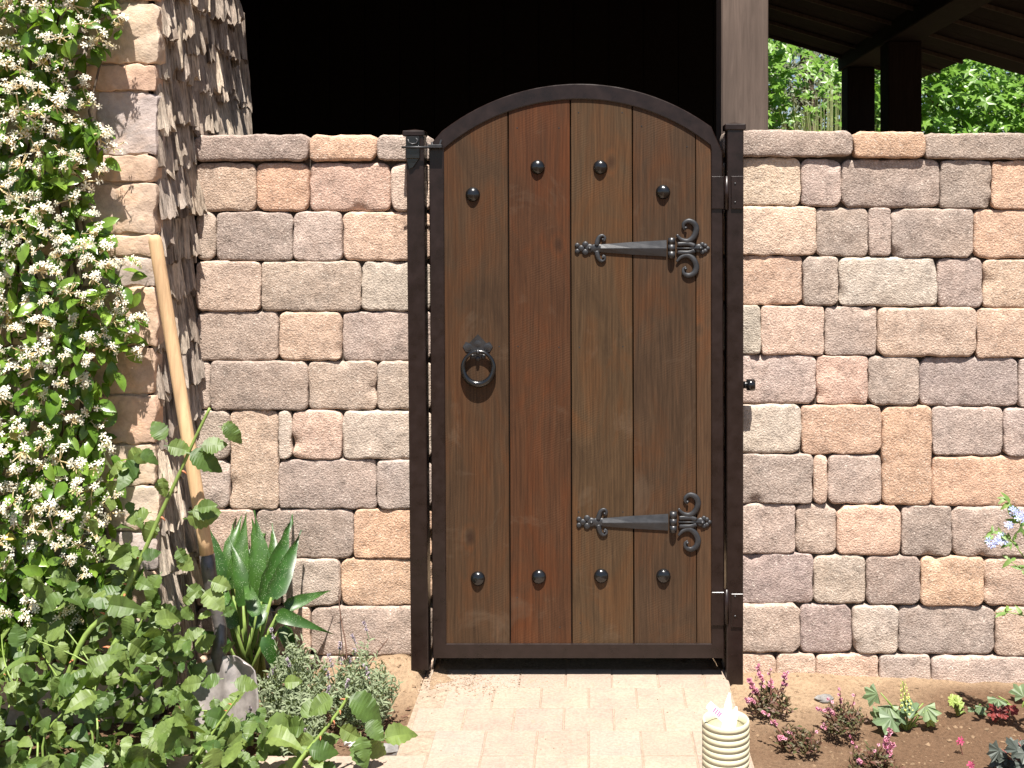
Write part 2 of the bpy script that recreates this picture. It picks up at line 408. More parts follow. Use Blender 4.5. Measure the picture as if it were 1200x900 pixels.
M['cream'] = m_plain('cream_plastic', (0.52, 0.49, 0.34), 0.45, 0.5, 0.05); M['white'] = m_plain('white_plastic', (0.72, 0.71, 0.69), 0.4, 0.5, 0.03)
M['pinkprint'] = m_plain('pink_print', (0.72, 0.18, 0.36), 0.5, 0.3, 0.05)
M['clod'] = m_plain('dry_clod', (0.185, 0.125, 0.078), 0.95, 0.1, 0.35, 0, 60, 0.6); M['mulch'] = m_plain('mulch_chip', (0.13, 0.075, 0.05), 0.9, 0.1, 0.4)
M['pebble'] = m_plain('pale_rock', (0.20, 0.19, 0.18), 0.85, 0.2, 0.45, 0, 45, 0.8)

# ------------------------------------------------------------------ ground
PX0, PX1 = -0.533, 0.449          # path edges
PY1 = -0.585                      # patio begins in front of this line
def ground_h(x, y):
    base = -0.034
    n = 0.010 * nz(x * 5, y * 5, 3) + 0.007 * nz(x * 14, y * 14, 9) + 0.004 * nz(x * 37, y * 37, 1)
    if abs(x) > 3.5 or y > 0.35 or y < -1.6:
        base = -0.034; n *= 0.4
    if y < 0.05 and x > PX1:                       # right bed: falls away to the right and front
        base = -0.030 - 0.035 * smooth(0.5, 1.5, x) - 0.035 * smooth(-0.15, -0.5, y) + 0.02 * smooth(-0.22, -0.02, y)
    if x < PX0 and y < 0.05:                       # left bed
        base = -0.036 + 0.035 * smooth(-0.25, -0.02, y)
    m = math.exp(-(((x + 0.64) / 0.16) ** 2 + ((y + 0.03) / 0.13) ** 2))
    base += 0.052 * m                              # sand washed up round the gate post
    inpath = PX0 + 0.02 < x < PX1 - 0.01 and y > PY1 or (y < PY1 - 0.005 and x < PX1)
    if inpath:
        hh = base + n
        lim = 0.004 + 0.01 * nz(x * 20, y * 20)
        spill = 0.026 * math.exp(-(((x + 0.55) / 0.10) ** 2 + ((y + 0.06) / 0.10) ** 2)) - 0.010
        return max(-0.026, spill + 0.006 * nz(x * 30, y * 30, 4)) if y > -0.3 else -0.026
    if x < PX1 and y > 0.0: return -0.02 + n * 0.3
    return base + n
def axis(lo, hi, step, far):
    a = [lo + i * step for i in range(int((hi - lo) / step) + 1)]
    d = step; l = []; p = a[0]
    while p > -far: d *= 1.5; p -= d; l.append(p)
    r = []; d = step; p = a[-1]
    while p < far: d *= 1.5; p += d; r.append(p)
    return l[::-1] + a + r
gx, gy = axis(-2.1, 2.1, 0.016, 250), axis(-1.3, 0.1, 0.016, 250)
me = bpy.data.meshes.new('ground')
gv = [(x, y, ground_h(x, y)) for y in gy for x in gx]
nx_ = len(gx)
me.from_pydata(gv, [], [(j*nx_+i, j*nx_+i+1, (j+1)*nx_+i+1, (j+1)*nx_+i) for j in range(len(gy)-1) for i in range(nx_-1)])
at = me.attributes.new('sand', 'FLOAT', 'POINT')
def sandy(x, y):
    if x > PX1:
        s = 0.95 - 0.75 * smooth(0.6, 1.2, x) * smooth(-0.0, -0.12, y) - 0.8 * smooth(-0.14, -0.40, y)
        return s - 0.35 * smooth(0.95, 1.35, x)
    if x < PX0: return 0.95 - 0.85 * smooth(-0.12, -0.3, y) - 0.5 * smooth(-0.75, -1.0, x)
    return 0.9
at.data.foreach_set('value', [sandy(v[0], v[1]) for v in gv])
me.materials.append(M['soil'])
me.polygons.foreach_set('use_smooth', [True] * len(me.polygons))
ground = bpy.data.objects.new('ground', me); link(ground); tag(ground, kind='structure')

# ------------------------------------------------------------------ pavers (path to the gate and patio in front)
path = MB(); path.box(PX0 + 0.004, PX1 - 0.004, PY1 + 0.001, -0.0, -0.06, -0.0022)
path = path.build('path', M['sand']); tag(path, kind='structure')
patio = MB(); patio.box(-2.3, PX1 - 0.004, -1.45, PY1 - 0.001, -0.06, -0.0022)
patio = patio.build('patio', M['sand']); tag(patio, kind='structure')
def paver_mesh(w, l, seed):
    b = MB(); b.cbox(-w/2, w/2, -l/2, l/2, -0.055, 0.0, 0.0028)
    return b.mesh('paver', M['paver'])
PAVC = [(0.335, 0.272, 0.220), (0.345, 0.272, 0.222), (0.338, 0.264, 0.215), (0.325, 0.266, 0.222), (0.350, 0.284, 0.228)]
pcache = {}
def paver(parent, x0, x1, y0, y1):
    g = 0.0010; w, l = round(x1 - x0 - 2*g, 4), round(y1 - y0 - 2*g, 4)
    if w < 0.012: return
    if (w, l) not in pcache: pcache[(w, l)] = paver_mesh(w, l, 0)
    c = rnd.choice(PAVC); k = U(0.94, 1.05)
    put('paver', pcache[(w, l)], parent, ((x0+x1)/2, (y0+y1)/2, U(-0.0012, 0.0012)), (radians(U(-.25, .25)), radians(U(-.25, .25)), radians(U(-.3, .3))), tuple(a*k for a in c))
def paver_row(parent, xa, xb, y0, y1, w, off):
    x = off
    while x - w > xa: x -= w
    while x < xb:
        paver(parent, max(x, xa), min(x + w, xb), y0, y1); x += w
row = 0; y = PY1
while y < -0.01:
    y2 = min(y + 0.1475, 0.0)
    paver_row(path, PX0, PX1, y, y2, 0.1475, 0.0 if row % 2 == 0 else 0.0737); y = y2; row += 1
y = PY1 - 0.0; row = 0
while y > -1.4:
    paver_row(patio, -2.2, PX1, y - 0.1475, y, 0.1475 if row else 0.1475, -0.03 if row % 2 else 0.0); y -= 0.1475; row += 1

# ------------------------------------------------------------------ block walls
def rough_box(w, h, d, r, seed, a1, a2, step=0.013, wob=0.004, taper=0.0):
    """tumbled block: rounded box (front at -Y), no back; pillowed, noisy"""
    def ax(L, rr):
        rr = min(rr, L * 0.42); n = max(2, int((L - 2*rr) / step))
        return [-L/2, -L/2 + rr*0.3, -L/2 + rr*0.65] + [-L/2 + rr + (L-2*rr)*i/n for i in range(n+1)] + [L/2 - rr*0.65, L/2 - rr*0.3, L/2]
    xs, zs = ax(w, r), ax(h, r)
    ys = [0.0, r*0.3, r*0.65, r, r + (d - r) * 0.5, d]
    V = {}; vs_ = []; fs = []
    def vi(i, j, k):
        if (i, j, k) not in V: V[(i, j, k)] = len(vs_); vs_.append((xs[i], ys[j], zs[k]))
        return V[(i, j, k)]
    X, Y_, Z = len(xs)-1, len(ys)-1, len(zs)-1
    for i in range(X):
        for k in range(Z): fs.append((vi(i,0,k), vi(i+1,0,k), vi(i+1,0,k+1), vi(i,0,k+1)))
    for j in range(Y_):
        for k in range(Z):
            fs.append((vi(0,j+1,k), vi(0,j,k), vi(0,j,k+1), vi(0,j+1,k+1))); fs.append((vi(X,j,k), vi(X,j+1,k), vi(X,j+1,k+1), vi(X,j,k+1)))
        for i in range(X):
            fs.append((vi(i,j,Z), vi(i+1,j,Z), vi(i+1,j+1,Z), vi(i,j+1,Z))); fs.append((vi(i,j+1,0), vi(i+1,j+1,0), vi(i+1,j,0), vi(i,j,0)))
    out = []; rx = min(r, w*0.42); rz = min(r, h*0.42); R = min(rx, rz, r)
    for (x, y, z) in vs_:
        cr = R * (1.0 + 0.9 * nz(round(x*2/w)*3.1 + seed, round(z*2/h)*2.7, seed)) if abs(x) > w*0.35 and abs(z) > h*0.35 else R
        qx = max(-w/2 + R, min(w/2 - R, x)); qz = max(-h/2 + R, min(h/2 - R, z)); qy = max(R, y)
        v = Vector((x - qx, y - qy, z - qz))
        if v.length > 1e-9 and y < R * 1.01 or (abs(x - qx) > 1e-9 and abs(z - qz) > 1e-9):
            v = v.normalized() * R if v.length > 1e-9 else v
        p = Vector((qx, qy, qz)) + v
        # extra knock-off of the silhouette corners
        ex, ez = abs(p.x)/(w/2), abs(p.z)/(h/2)
        kc = max(0.0, ex - (1 - 2.2*R/(w/2))) * max(0.0, ez - (1 - 2.2*R/(h/2)))
        kc = kc / max(1e-6, (2.2*R/(w/2)) * (2.2*R/(h/2)))
        kc *= 0.5 + 0.9 * max(0, nz((p.x > 0)*5.3 + seed*1.7, (p.z > 0)*3.3, 0.5))
        p.x -= math.copysign(kc * R * 1.2, p.x); p.z -= math.copysign(kc * R * 1.2, p.z)
        q = p * 1.0
        s1 = nz(p.x*16 + seed*7.3, p.z*16, seed); s2 = nz(p.x*55 + seed*3.1, p.z*55, p.y*55 + seed)
        p.y += -a1 * s1 - a2 * s2 - 0.002 * (1 - (2*q.x/w)**2) * (1 - (2*q.z/h)**2) + 0.001
        if y < d * 0.9:
            p.x += wob * (nz(q.z*24 + seed, q.y*24, seed + 5 + (q.x > 0)) + .5 * nz(q.z*75 + seed, q.y*60, seed + 6)); p.z += wob * (nz(q.x*24 + seed, q.y*24, seed + 9 + (q.z > 0)) + .5 * nz(q.x*75 + seed, q.y*60, seed + 3))
        out.append(p)
    return out, fs
seed_i = [0]
def block(name, parent, x0, x1, z0, z1, yf, depth, mat, color, r=None, a1=0.0035, a2=0.0022, step=0.013, gap=0.0010, wob=0.0044):
    seed_i[0] += 1; sd = seed_i[0] * 1.37
    w, h = x1 - x0 - gap, z1 - z0 - gap
    vs_, fs = rough_box(w, h, depth, r or U(0.006, 0.0115), sd, a1, a2, step, wob)
    if name == 'block' and rnd.random() < 0.5:          # knocked-off chips along the edges
        for _ in range(rnd.randint(1, 2)):
            sx, sz = rnd.choice([(U(-.45, .45), rnd.choice([-.5, .5])), (rnd.choice([-.5, .5]), U(-.45, .45))]); c_ = Vector((sx * w, 0, sz * h)); rad = U(.014, .034)
            for q_ in vs_:
                dd = (Vector((q_.x, q_.y * .8, q_.z)) - c_).length
                if dd < rad:
                    f_ = (1 - dd / rad) ** .7 * rad * .42; q_.y += f_; q_.x -= f_ * .35 * (sx * 2 if abs(sx) == .5 else 0); q_.z -= f_ * .35 * (sz * 2 if abs(sz) == .5 else 0)
    b = MB(); b.add(vs_, fs)
    me_ = b.mesh(name, mat, True)
    return put(name, me_, parent, ((x0+x1)/2, yf, (z0+z1)/2), (radians(U(-.5, .5)), radians(U(-.35, .35)), radians(U(-.7, .7))), color)
# colour letters of the tumbled blocks
BC = {'g': (0.345, 0.272, 0.235), 'l': (0.455, 0.385, 0.325), 't': (0.50, 0.370, 0.285), 'o': (0.52, 0.345, 0.245), 'c': (0.54, 0.415, 0.325), 'm': (0.405, 0.322, 0.272), 'p': (0.515, 0.362, 0.278)}
def bcol(k):
    c = BC[k]; f = U(0.99, 1.13); return (c[0]*f*U(.97, 1.03), c[1]*f, c[2]*f*U(.96, 1.04))
def wall_from_rows(parent, rows, X0, X1, tilt=0.0):
    for (y0, y1, items) in rows:
        for it in items:
            if len(it) == 3: a, b, c = it; u0, u1 = y0, y1
            else: a, b, c, u0, u1 = it
            dz = -tilt * ((a + b) / 2 - 850) 
            p0, p1 = P(a, u1), P(b, u0)
            cop = y0 in (158, 152)
            block('coping_block' if cop else 'block', parent, p0.x, p1.x, p0.z + dz, p1.z + dz, U(-0.006, 0.005) - (0.014 if cop else 0.0), 0.10, M['block'], bcol(c))
L_ROWS = [
 (158, 189, [(228,362,'g'), (362,442,'o'), (442,506,'m')]),
 (191, 248, [(229,300,'t'), (300,362,'o'), (362,458,'p'), (458,506,'c')]),
 (248, 306, [(229,253,'m'), (253,343,'g'), (343,401,'m'), (401,506,'p')]),
 (306, 365, [(229,306,'t'), (306,423,'m'), (423,506,'l')]),
 (365, 423, [(229,326,'g'), (326,401,'t'), (401,506,'m')]),
 (423, 481, [(229,246,'m'), (246,361,'g'), (361,441,'m'), (441,506,'m')]),
 (481, 539, [(229,269,'m'), (269,326,'t',481,597), (326,342,'l'), (342,401,'t'), (401,506,'l')]),
 (539, 597, [(229,269,'m'), (326,441,'g'), (441,506,'m')]),
 (597, 655, [(229,299,'t'), (299,414,'g'), (414,506,'o')]),
 (655, 711, [(229,330,'t'), (330,399,'m'), (399,506,'o')]),
 (711, 769, [(229,321,'m'), (321,364,'t'), (364,506,'m')]),
 (769, 827, [(229,300,'t'), (300,405,'m'), (405,506,'t')]),
]
R_ROWS = [
 (152, 183, [(847,999,'g'), (999,1083,'o'), (1083,1236,'g'), (1236,1330,'t'), (1330,1450,'g')]),
 (184, 241, [(850,939,'c'), (939,986,'m'), (986,1102,'g'), (1102,1162,'g'), (1162,1236,'o'), (1236,1340,'m'), (1340,1450,'t')]),
 (241, 299, [(848,957,'c'), (957,1018,'g'), (1018,1045,'m'), (1045,1141,'g'), (1141,1218,'o'), (1218,1330,'g'), (1330,1450,'c')]),
 (299, 357, [(850,941,'p'), (941,983,'m'), (983,1099,'l'), (1099,1152,'m'), (1152,1244,'t'), (1244,1330,'g'), (1330,1450,'p')]),
 (357, 415, [(847,892,'l'), (892,967,'t'), (967,1028,'m'), (1028,1145,'t'), (1145,1224,'p'), (1224,1340,'l'), (1340,1450,'m')]),
 (415, 473, [(850,957,'m'), (957,1018,'p'), (1018,1078,'m'), (1078,1194,'g'), (1194,1260,'m'), (1260,1360,'o'), (1360,1450,'g')]),
 (473, 531, [(848,939,'l'), (939,1034,'o'), (1034,1093,'o',473,590), (1093,1176,'m'), (1176,1260,'m'), (1260,1450,'t')]),
 (531, 590, [(850,953,'g'), (953,970,'t'), (970,1034,'m'), (1093,1232,'o'), (1232,1330,'g'), (1330,1450,'m')]),
 (590, 649, [(848,933,'m'), (933,981,'m'), (981,1057,'p'), (1057,1116,'g'), (1116,1212,'m'), (1212,1330,'t'), (1330,1450,'g')]),
 (649, 707, [(850,954,'g'), (954,1015,'m'), (1015,1079,'g'), (1079,1153,'o'), (1153,1236,'p'), (1236,1450,'m')]),
 (707, 765, [(847,938,'m'), (938,999,'g'), (999,1053,'l'), (1053,1167,'g'), (1167,1260,'t'), (1260,1450,'g')]),
 (765, 823, [(850,910,'t'), (910,957,'t'), (957,1031,'t'), (1031,1091,'m'), (1091,1236,'m'), (1236,1450,'t')]),
]
def wall_core(px0, px1, ytop):
    a, b = P(px0, 0), P(px1, 0)
    w = MB(); w.box(a.x, b.x, 0.022, 0.17, -0.3, P(0, ytop).z - 0.02)
    return w
wl = wall_core(229, 503, 158).build('block_wall', M['wallcore']); tag(wl, 'short tan and grey block wall between shingled house and gate latch post', 'wall')
wall_from_rows(wl, L_ROWS, 0, 0)
wr = wall_core(852, 1450, 152).build('block_wall', M['wallcore']); tag(wr, 'tan and grey block wall on hinge side of gate behind soil bed', 'wall')
wall_from_rows(wr, R_ROWS, 0, 0, tilt=0.0028 * 0.013)

# ------------------------------------------------------------------ house corner: stone veneer and shake siding
HX = -1.322
house = empty('house', (-2.2, 1.0, 0)); tag(house, 'house corner with peach stone front and grey weathered shingle side', 'house')
hc = MB(); hc.box(-4.2, HX, -0.312, 0.40, -0.2, 4.0); hc = hc.build('wall', M['mortar'], house)
hr_ = MB(); hr_.box(-4.2, -2.4, 0.40, 5.0, -0.2, 4.0); hr_.build('rear_wall', M['black'], house)
YS = -0.322
s_rows = [(-150,-70),(-70,0),(2,75),(75,107),(107,181),(181,214),(214,274),(274,301),(301,336),(336,406),(406,463),(463,521),(521,569),(569,623),(623,669),(669,721),(721,776),(776,832)]
SCOL = [(0.54,0.405,0.31), (0.53,0.38,0.28), (0.43,0.36,0.33), (0.52,0.42,0.335), (0.54,0.37,0.27), (0.47,0.385,0.335), (0.56,0.44,0.335)]
pick = [3,4,6,4,2,1,0,1,5,1,1,4,6,3,2,1,3,5]
for ri, (y0, y1) in enumerate(s_rows):
    right = 184 + U(-2.5, 2.5); first = True
    while right > -430:
        wpx = U(66, 96) if first else U(55, 125)
        a, b = P(right - wpx, y1, YS), P(right, y0, YS)
        c = SCOL[pick[ri]] if first else rnd.choice(SCOL); k = U(0.94, 1.06)
        block('stone', house, a.x, b.x, a.z, b.z, YS + U(-0.005, 0.005), 0.06, M['stone'], tuple(q*k for q in c), r=U(0.003, 0.006), a1=0.006, a2=0.003, step=0.013, gap=0.006, wob=0.009)
        right -= wpx; first = False
# shakes on the side that faces the gate: +X normal, hanging down
felt = MB(); felt.box(HX, HX + 0.006, -0.305, 0.405, -0.2, 4.0); felt.box(HX - 0.3, HX + 0.006, 0.4005, 0.412, -0.2, 4.0); felt.build('backing_felt', M['shakecore'], house)
def shake_mesh(w, L, t, seed):
    nu, nv = max(7, int(w / 0.0075)), 7
    rg = [0.8 * nz(i * 0.55 + seed*3.3, seed) + 0.6 * nz(i * 1.45 + seed*1.9, 7.7) for i in range(nu + 1)]
    # ragged butt: splinters of uneven length, now and then a broken-off step
    zb = [0.026 * nz(i * 0.8 + seed * 5.1, 2.2) + 0.018 * nz(i * 2.3 + seed, 4.2) for i in range(nu + 1)]
    br = rnd.random(); bi = rnd.randint(1, nu - 1)
    if br < 0.45:
        for i in range(nu + 1):
            if i > bi: zb[i] += U(0.012, 0.035)
    V = []; F = []
    for j in range(nv + 1):
        v = j / nv
        for i in range(nu + 1):
            u = i / nu
            z = -(L - zb[i] * 1.0) * v
            th = t * (0.25 + 0.75 * v) + (0.014 * v + 0.004) * rg[i] + 0.003 * nz(i*0.9 + seed, v*4, 1)
            edge = min(i, nu - i)
            if edge == 0: th *= 0.45
            y = (u - 0.5) * w * (1 - 0.10 * v * (nz(seed, 1.3) > 0)) + 0.004 * nz(v*3 + seed, i*0.3)
            V.append((max(th, 0.002), y, z))
    n1 = nu + 1
    for j in range(nv):
        for i in range(nu): F.append((j*n1+i, (j+1)*n1+i, (j+1)*n1+i+1, j*n1+i+1))
    b0 = len(V)
    for i in range(n1): V.append((-0.002, V[nv*n1+i][1], V[nv*n1+i][2] + 0.004))
    for i in range(nu): F.append((nv*n1+i, b0+i, b0+i+1, nv*n1+i+1))
    for e, flip in ((0, 0), (nu, 1)):
        c0 = len(V)
        for j in range(nv+1): V.append((-0.003, V[j*n1+e][1], V[j*n1+e][2]))
        for j in range(nv):
            f = (j*n1+e, c0+j, c0+j+1, (j+1)*n1+e); F.append(f if not flip else f[::-1])
    return V, F
shake_stuff = MB()
zr = -0.02; ri = 0
EXPO = 0.137
SHC = [(0.45,0.385,0.325), (0.52,0.45,0.375), (0.35,0.295,0.25), (0.58,0.495,0.40), (0.46,0.40,0.35)]
n_sh = 0
while zr < 3.2:
    yend = 0.02 if zr < 1.62 else min(0.56, 0.395 + (2.28 - zr) / 2.96)
    y = -0.300 - U(0, 0.02); y_first = True
    while y < yend:
        w = U(0.045, 0.105) if rnd.random() < 0.7 else U(0.022, 0.045)
        L = EXPO + U(0.05, 0.09); t = U(0.010, 0.034)
        sd = n_sh * 0.713 + 0.17; n_sh += 1
        zt = zr + L + U(-0.026, 0.022)
        V, F = shake_mesh(w - 0.003, L, t, sd)
        tilt = radians(U(3, 10)); yaw = radians(-30 + U(-24, 24))
        if y_first: yaw = radians(U(-14, 4)); y_first = False
        loc = Vector((HX + 0.004, max(y + w/2, -0.298 + w/2), zt))
        rot = Euler((radians(U(-3, 3)), -tilt, yaw), 'XYZ')
        if zr < 2.5:
            b = MB(); b.add(V, F); c = rnd.choice(SHC); k = U(0.8, 1.15)
            put('shingle', b.mesh('shingle', M['shake']), house, loc, rot, tuple(q*k for q in c))
        else:
            R_ = rot.to_matrix(); shake_stuff.add([R_ @ Vector(p) + loc for p in V], F)
        y += w
    zr += EXPO; ri += 1
so = shake_stuff.build('shingle', M['shake'], house, color=(0.42, 0.36, 0.31)); tag(so, kind='stuff')

# ------------------------------------------------------------------ gate
YG = -0.052
gate = empty('garden_gate', (P(679, 784, YG).x, YG, 0.0)); tag(gate, 'arched brown plank gate with iron studs, ring pull and strap hinges', 'gate')
def gp(px, py, Y=YG): p = P(px, py, Y); return (p.x, p.z)
def arc(cx, cy, R, xa, xb, n):
    return [(x, cy - sqrt(R*R - (x-cx)**2)) for x in [xa + (xb-xa)*i/n for i in range(n+1)]]
CX, CY, RI, RO = 679, 360, 243, 261
fr = MB()
outer = [(508, 769), (503.5, 172)] + arc(CX, CY, RO, 518, 833, 40) + [(846, 179), (848, 769)]
inner = [(524, 752), (521, 175)] + arc(CX, CY, RI, 522.5, 831.5, 40) + [(832.5, 177), (833, 752)]
n = len(outer)
yf, yb = YG - 0.019, YG + 0.019; bv = 1.1
def inset(poly, d):
    cx, cy = 679, 460; o = []
    for i, (x, y) in enumerate(poly):
        a = Vector(poly[i-1]); b = Vector(poly[(i+1) % len(poly)]); t = (b - a).normalized(); o.append((x - t.y*d, y + t.x*d))
    return o
oi_, ii_ = inset(outer, bv), inset(inner, -bv)
L4 = [(outer, yb), (outer, yf + 0.003), (oi_, yf), (ii_, yf), (inner, yf + 0.003), (inner, yb)]
V = []
for poly, Y in L4: V += [(gp(x, y)[0], Y, gp(x, y)[1]) for x, y in poly]
F = []
for l in range(5):
    for i in range(n): j = (i+1) % n; F.append((l*n+i, l*n+j, (l+1)*n+j, (l+1)*n+i))
for i in range(n): j = (i+1) % n; F.append((5*n+i, 5*n+j, j, i))
fr.add(V, F)
frame = fr.build('frame', M['steel'], gate); fix_normals(frame.data)
# planks
YP = YG - 0.0125
PL = [((524.0, 525.5), (595.3, 598.0), (0.054, 0.0298, 0.0155)), ((595.3, 598.0), (668.3, 670.2), (0.060, 0.0262, 0.0122)), ((668.3, 670.2), (741.0, 743.0), (0.064, 0.0375, 0.0190)),
      ((741.0, 743.0), (815.0, 816.5), (0.053, 0.0305, 0.0170)), ((815.0, 816.5), (835.0, 835.0), (0.072, 0.0400, 0.0215))]
def arc_y(x): return CY - sqrt((RI + 6)**2 - (x - CX)**2)
for i, (a, b, c) in enumerate(PL):
    g = 0.75 if i < 3 else 0.55
    xa_t, xb_t, xa_b, xb_b = a[0] + g, b[0] - g, a[1] + g, b[1] - g
    if i == 0: xa_t = xa_b = 518
    if i == 3: xb_t += 0.25; xb_b += .25
    nseg = 8; top = [(xa_t + (xb_t - xa_t)*k/nseg) for k in range(nseg+1)]
    outl = [(xa_b, 756)] + [(x, arc_y(x)) for x in top] + [(xb_b, 756)]
    ctr = ((a[0]+b[0])/2, 460)
    loc = P(ctr[0], ctr[1], YP)
    pb = MB(); n = len(outl); ins = inset(outl, 0.55)
    V = [(gp(x, y, YP)[0] - loc.x, 0.028, gp(x, y, YP)[1] - loc.z) for x, y in outl] + [(gp(x, y, YP)[0] - loc.x, 0.0016, gp(x, y, YP)[1] - loc.z) for x, y in outl] + [(gp(x, y, YP)[0] - loc.x, 0, gp(x, y, YP)[1] - loc.z) for x, y in ins]
    F = [(l*n+k, l*n+(k+1) % n, (l+1)*n+(k+1) % n, (l+1)*n+k) for l in range(2) for k in range(n)] + [tuple(2*n+k for k in range(n))]
    pb.add(V, F); me_ = pb.mesh('plank', M['plank']); fix_normals(me_)
    put('plank', me_, gate, (loc.x, YP + U(-0.0012, 0.0012), loc.z), None, c)
bk = MB(); bk.poly([gp(x, y) for x, y in [(518, 757)] + arc(CX, CY, RI + 5, 518, 837, 24) + [(837, 757)]], YG + 0.0175, YG + 0.0188); o = bk.build('backing_board', M['black'], gate); fix_normals(o.data)
# plank nails and welds
for (x, y) in [(606,150),(655,150),(678,132),(729,132),(752,148),(805,172),(585,406),(607,406),(655,407),(679,407),(730,406),(678,600),(730,600),(606,700),(656,735),(680,730)]:
    s_ = MB(); c = P(x, y, YP); s_.lathe([(0.0, 0.001), (0.0022, 0.0008), (0.0026, -0.001)], (c.x, c.y, c.z), 8, axis='Y'); o = s_.build('nail', M['iron'], gate); fix_normals(o.data)
# studs
for (x, y) in [(554,228),(630,196),(703.5,196),(777,225),(560,678),(631.5,676),(704.5,675),(777.5,675)]:
    c = P(x, y, YP); r = 0.0232
    prof = [(r*1.02, -0.001), (r, 0.004), (r*0.86, 0.009), (r*0.6, 0.0132), (r*0.3, 0.0154), (0.0001, 0.0162)]
    s_ = MB(); s_.lathe(prof, (0, 0, 0), 16, axis='Y')
    s_.v = [(vx + 0.0008*nz(vx*160+x, vz*160), vy + 0.0012*nz(vx*120, vz*120, x), vz) for vx, vy, vz in s_.v]
    me_ = s_.mesh('stud', M['polished'], True); fix_normals(me_); put('stud', me_, gate, c)
# decorative strap hinges
def spline(pts, m=4):
    out = []
    for i in range(len(pts) - 1):
        p0, p1, p2, p3 = [Vector(pts[max(0, min(len(pts)-1, k))]) for k in (i-1, i, i+1, i+2)]
        for k in range(m):
            t = k / m
            out.append(0.5 * ((2*p1) + (-p0+p2)*t + (2*p0-5*p1+4*p2-p3)*t*t + (-p0+3*p1-3*p2+p3)*t**3))
    out.append(Vector(pts[-1])); return out
def strap_hinge(dx, dy):
    Yh = YP - 0.003
    def q(x, y, Y=None): return P(x + dx, y + dy, Yh if Y is None else Y)
    root = empty('strap_hinge', q(750, 291), gate)
    b = MB()      # tapered strap with a ridge down its middle
    V = []; F = []
    st = [(704, 4.6), (712, 5.2), (740, 7.3), (781, 9.6)]
    for (x, hh) in st:
        for (dyy, yo) in ((-hh, 0.003), (-hh, -0.002), (-hh*0.06, -0.0078), (hh*0.06, -0.0078), (hh, -0.002), (hh, 0.003)):
            p = q(x, 291 + dyy); V.append((p.x, Yh + yo, p.z))
    for i in range(3):
        for k in range(5): F.append((i*6+k, i*6+k+1, (i+1)*6+k+1, (i+1)*6+k))
    F += [tuple(range(6)), tuple(range(23, 17, -1))]
    b.add(V, F); o = b.build('strap', M['bareiron'], root); fix_normals(o.data)
    kn = MB()
    for yy in (283, 291, 299):
        kn.tube([q(787, yy - 4.3, Yh - 0.006), q(787, yy + 3.7, Yh - 0.006)], 0.0115, 12)
    kn.build('knuckle', M['iron'], root, True)
    for sgn in (1, -1):
        def m(l): return [(x, 291 + sgn * (y - 291)) for x, y in l]
        big = m([(793,275),(798,280.5),(806,282.5),(813,277.5),(816,269),(813.5,262),(807,259),(801.5,262),(801,267),(804,269)])
        pts = [q(x, y, Yh - 0.003) for x, y in spline(big, 4)]
        rr = [0.0038 + 0.0060 * sin(pi * min(1, (i / len(pts)) * 1.12)) for i in range(len(pts))]
        s_ = MB(); s_.tube(pts, rr, 8, flat=0.42)
        s_.lathe([(0.0001, 0.0075), (0.0035, 0.006), (0.0048, 0.001)], q(803.5, 291 - sgn*24, Yh - 0.003), 10, axis='Y')
        inner_ = m([(794,286.5),(800,286),(808,286),(814,288.5)])
        s_.tube([q(x, y, Yh - 0.003) for x, y in spline(inner_, 3)], 0.0075, 8, flat=0.42)
        s_.build('scroll', M['bareiron'], root, True)
        sm = m([(699,288),(700,283),(702,278),(706,276),(709,278.5),(708,282),(706,282)])
        s_ = MB(); s_.tube([q(x, y, Yh - 0.002) for x, y in spline(sm, 3)], [0.007,0.0075,0.008,0.008,0.0075,0.007,0.0065,0.006,0.0055,0.005,0.0045,0.004,0.004,0.004,0.004,0.0035,0.0035,0.003,0.003], 8, flat=0.55)
        s_.lathe([(0.0001, 0.008), (0.003, 0.0065), (0.004, 0.001)], q(706.5, 291 - sgn*10.5), 8, axis='Y')
        s_.build('scroll', M['bareiron'], root, True)
    def dome(t, x, y, r, h=0.0036):
        r *= 1.22; t.lathe([(0.0001, h), (r*0.6, h*0.8), (r, h*0.3), (r, -0.003)], q(x, y), 12, axis='Y')
    t = MB()      # finials at both ends
    for (x, y, r) in [(703,291,.0115),(697,291,.0115),(691,291,.012),(686,286.5,.0085),(686,295.5,.0085),(681,291,.0085),(676.5,287.5,.0068),(676.5,294.5,.0068)]: dome(t, x, y, r)
    dome(t, 691, 291, 0.005, 0.0095); t.build('finial', M['bareiron'], root, True)
    t = MB()
    for (x, y, r) in [(812,291,.0095),(819,291,.012),(823,286.5,.0065),(823,295.5,.0065),(826.5,288,.006),(826.5,294,.006),(829.5,291,.0055)]: dome(t, x, y, r)
    dome(t, 821, 291, 0.0055, 0.011)
    t.tube([q(793, 291, Yh - 0.006), q(820, 291, Yh - 0.004)], [0.003, 0.0015], 6)
    t.build('finial', M['bareiron'], root, True)
strap_hinge(0, 0); strap_hinge(2, 321)
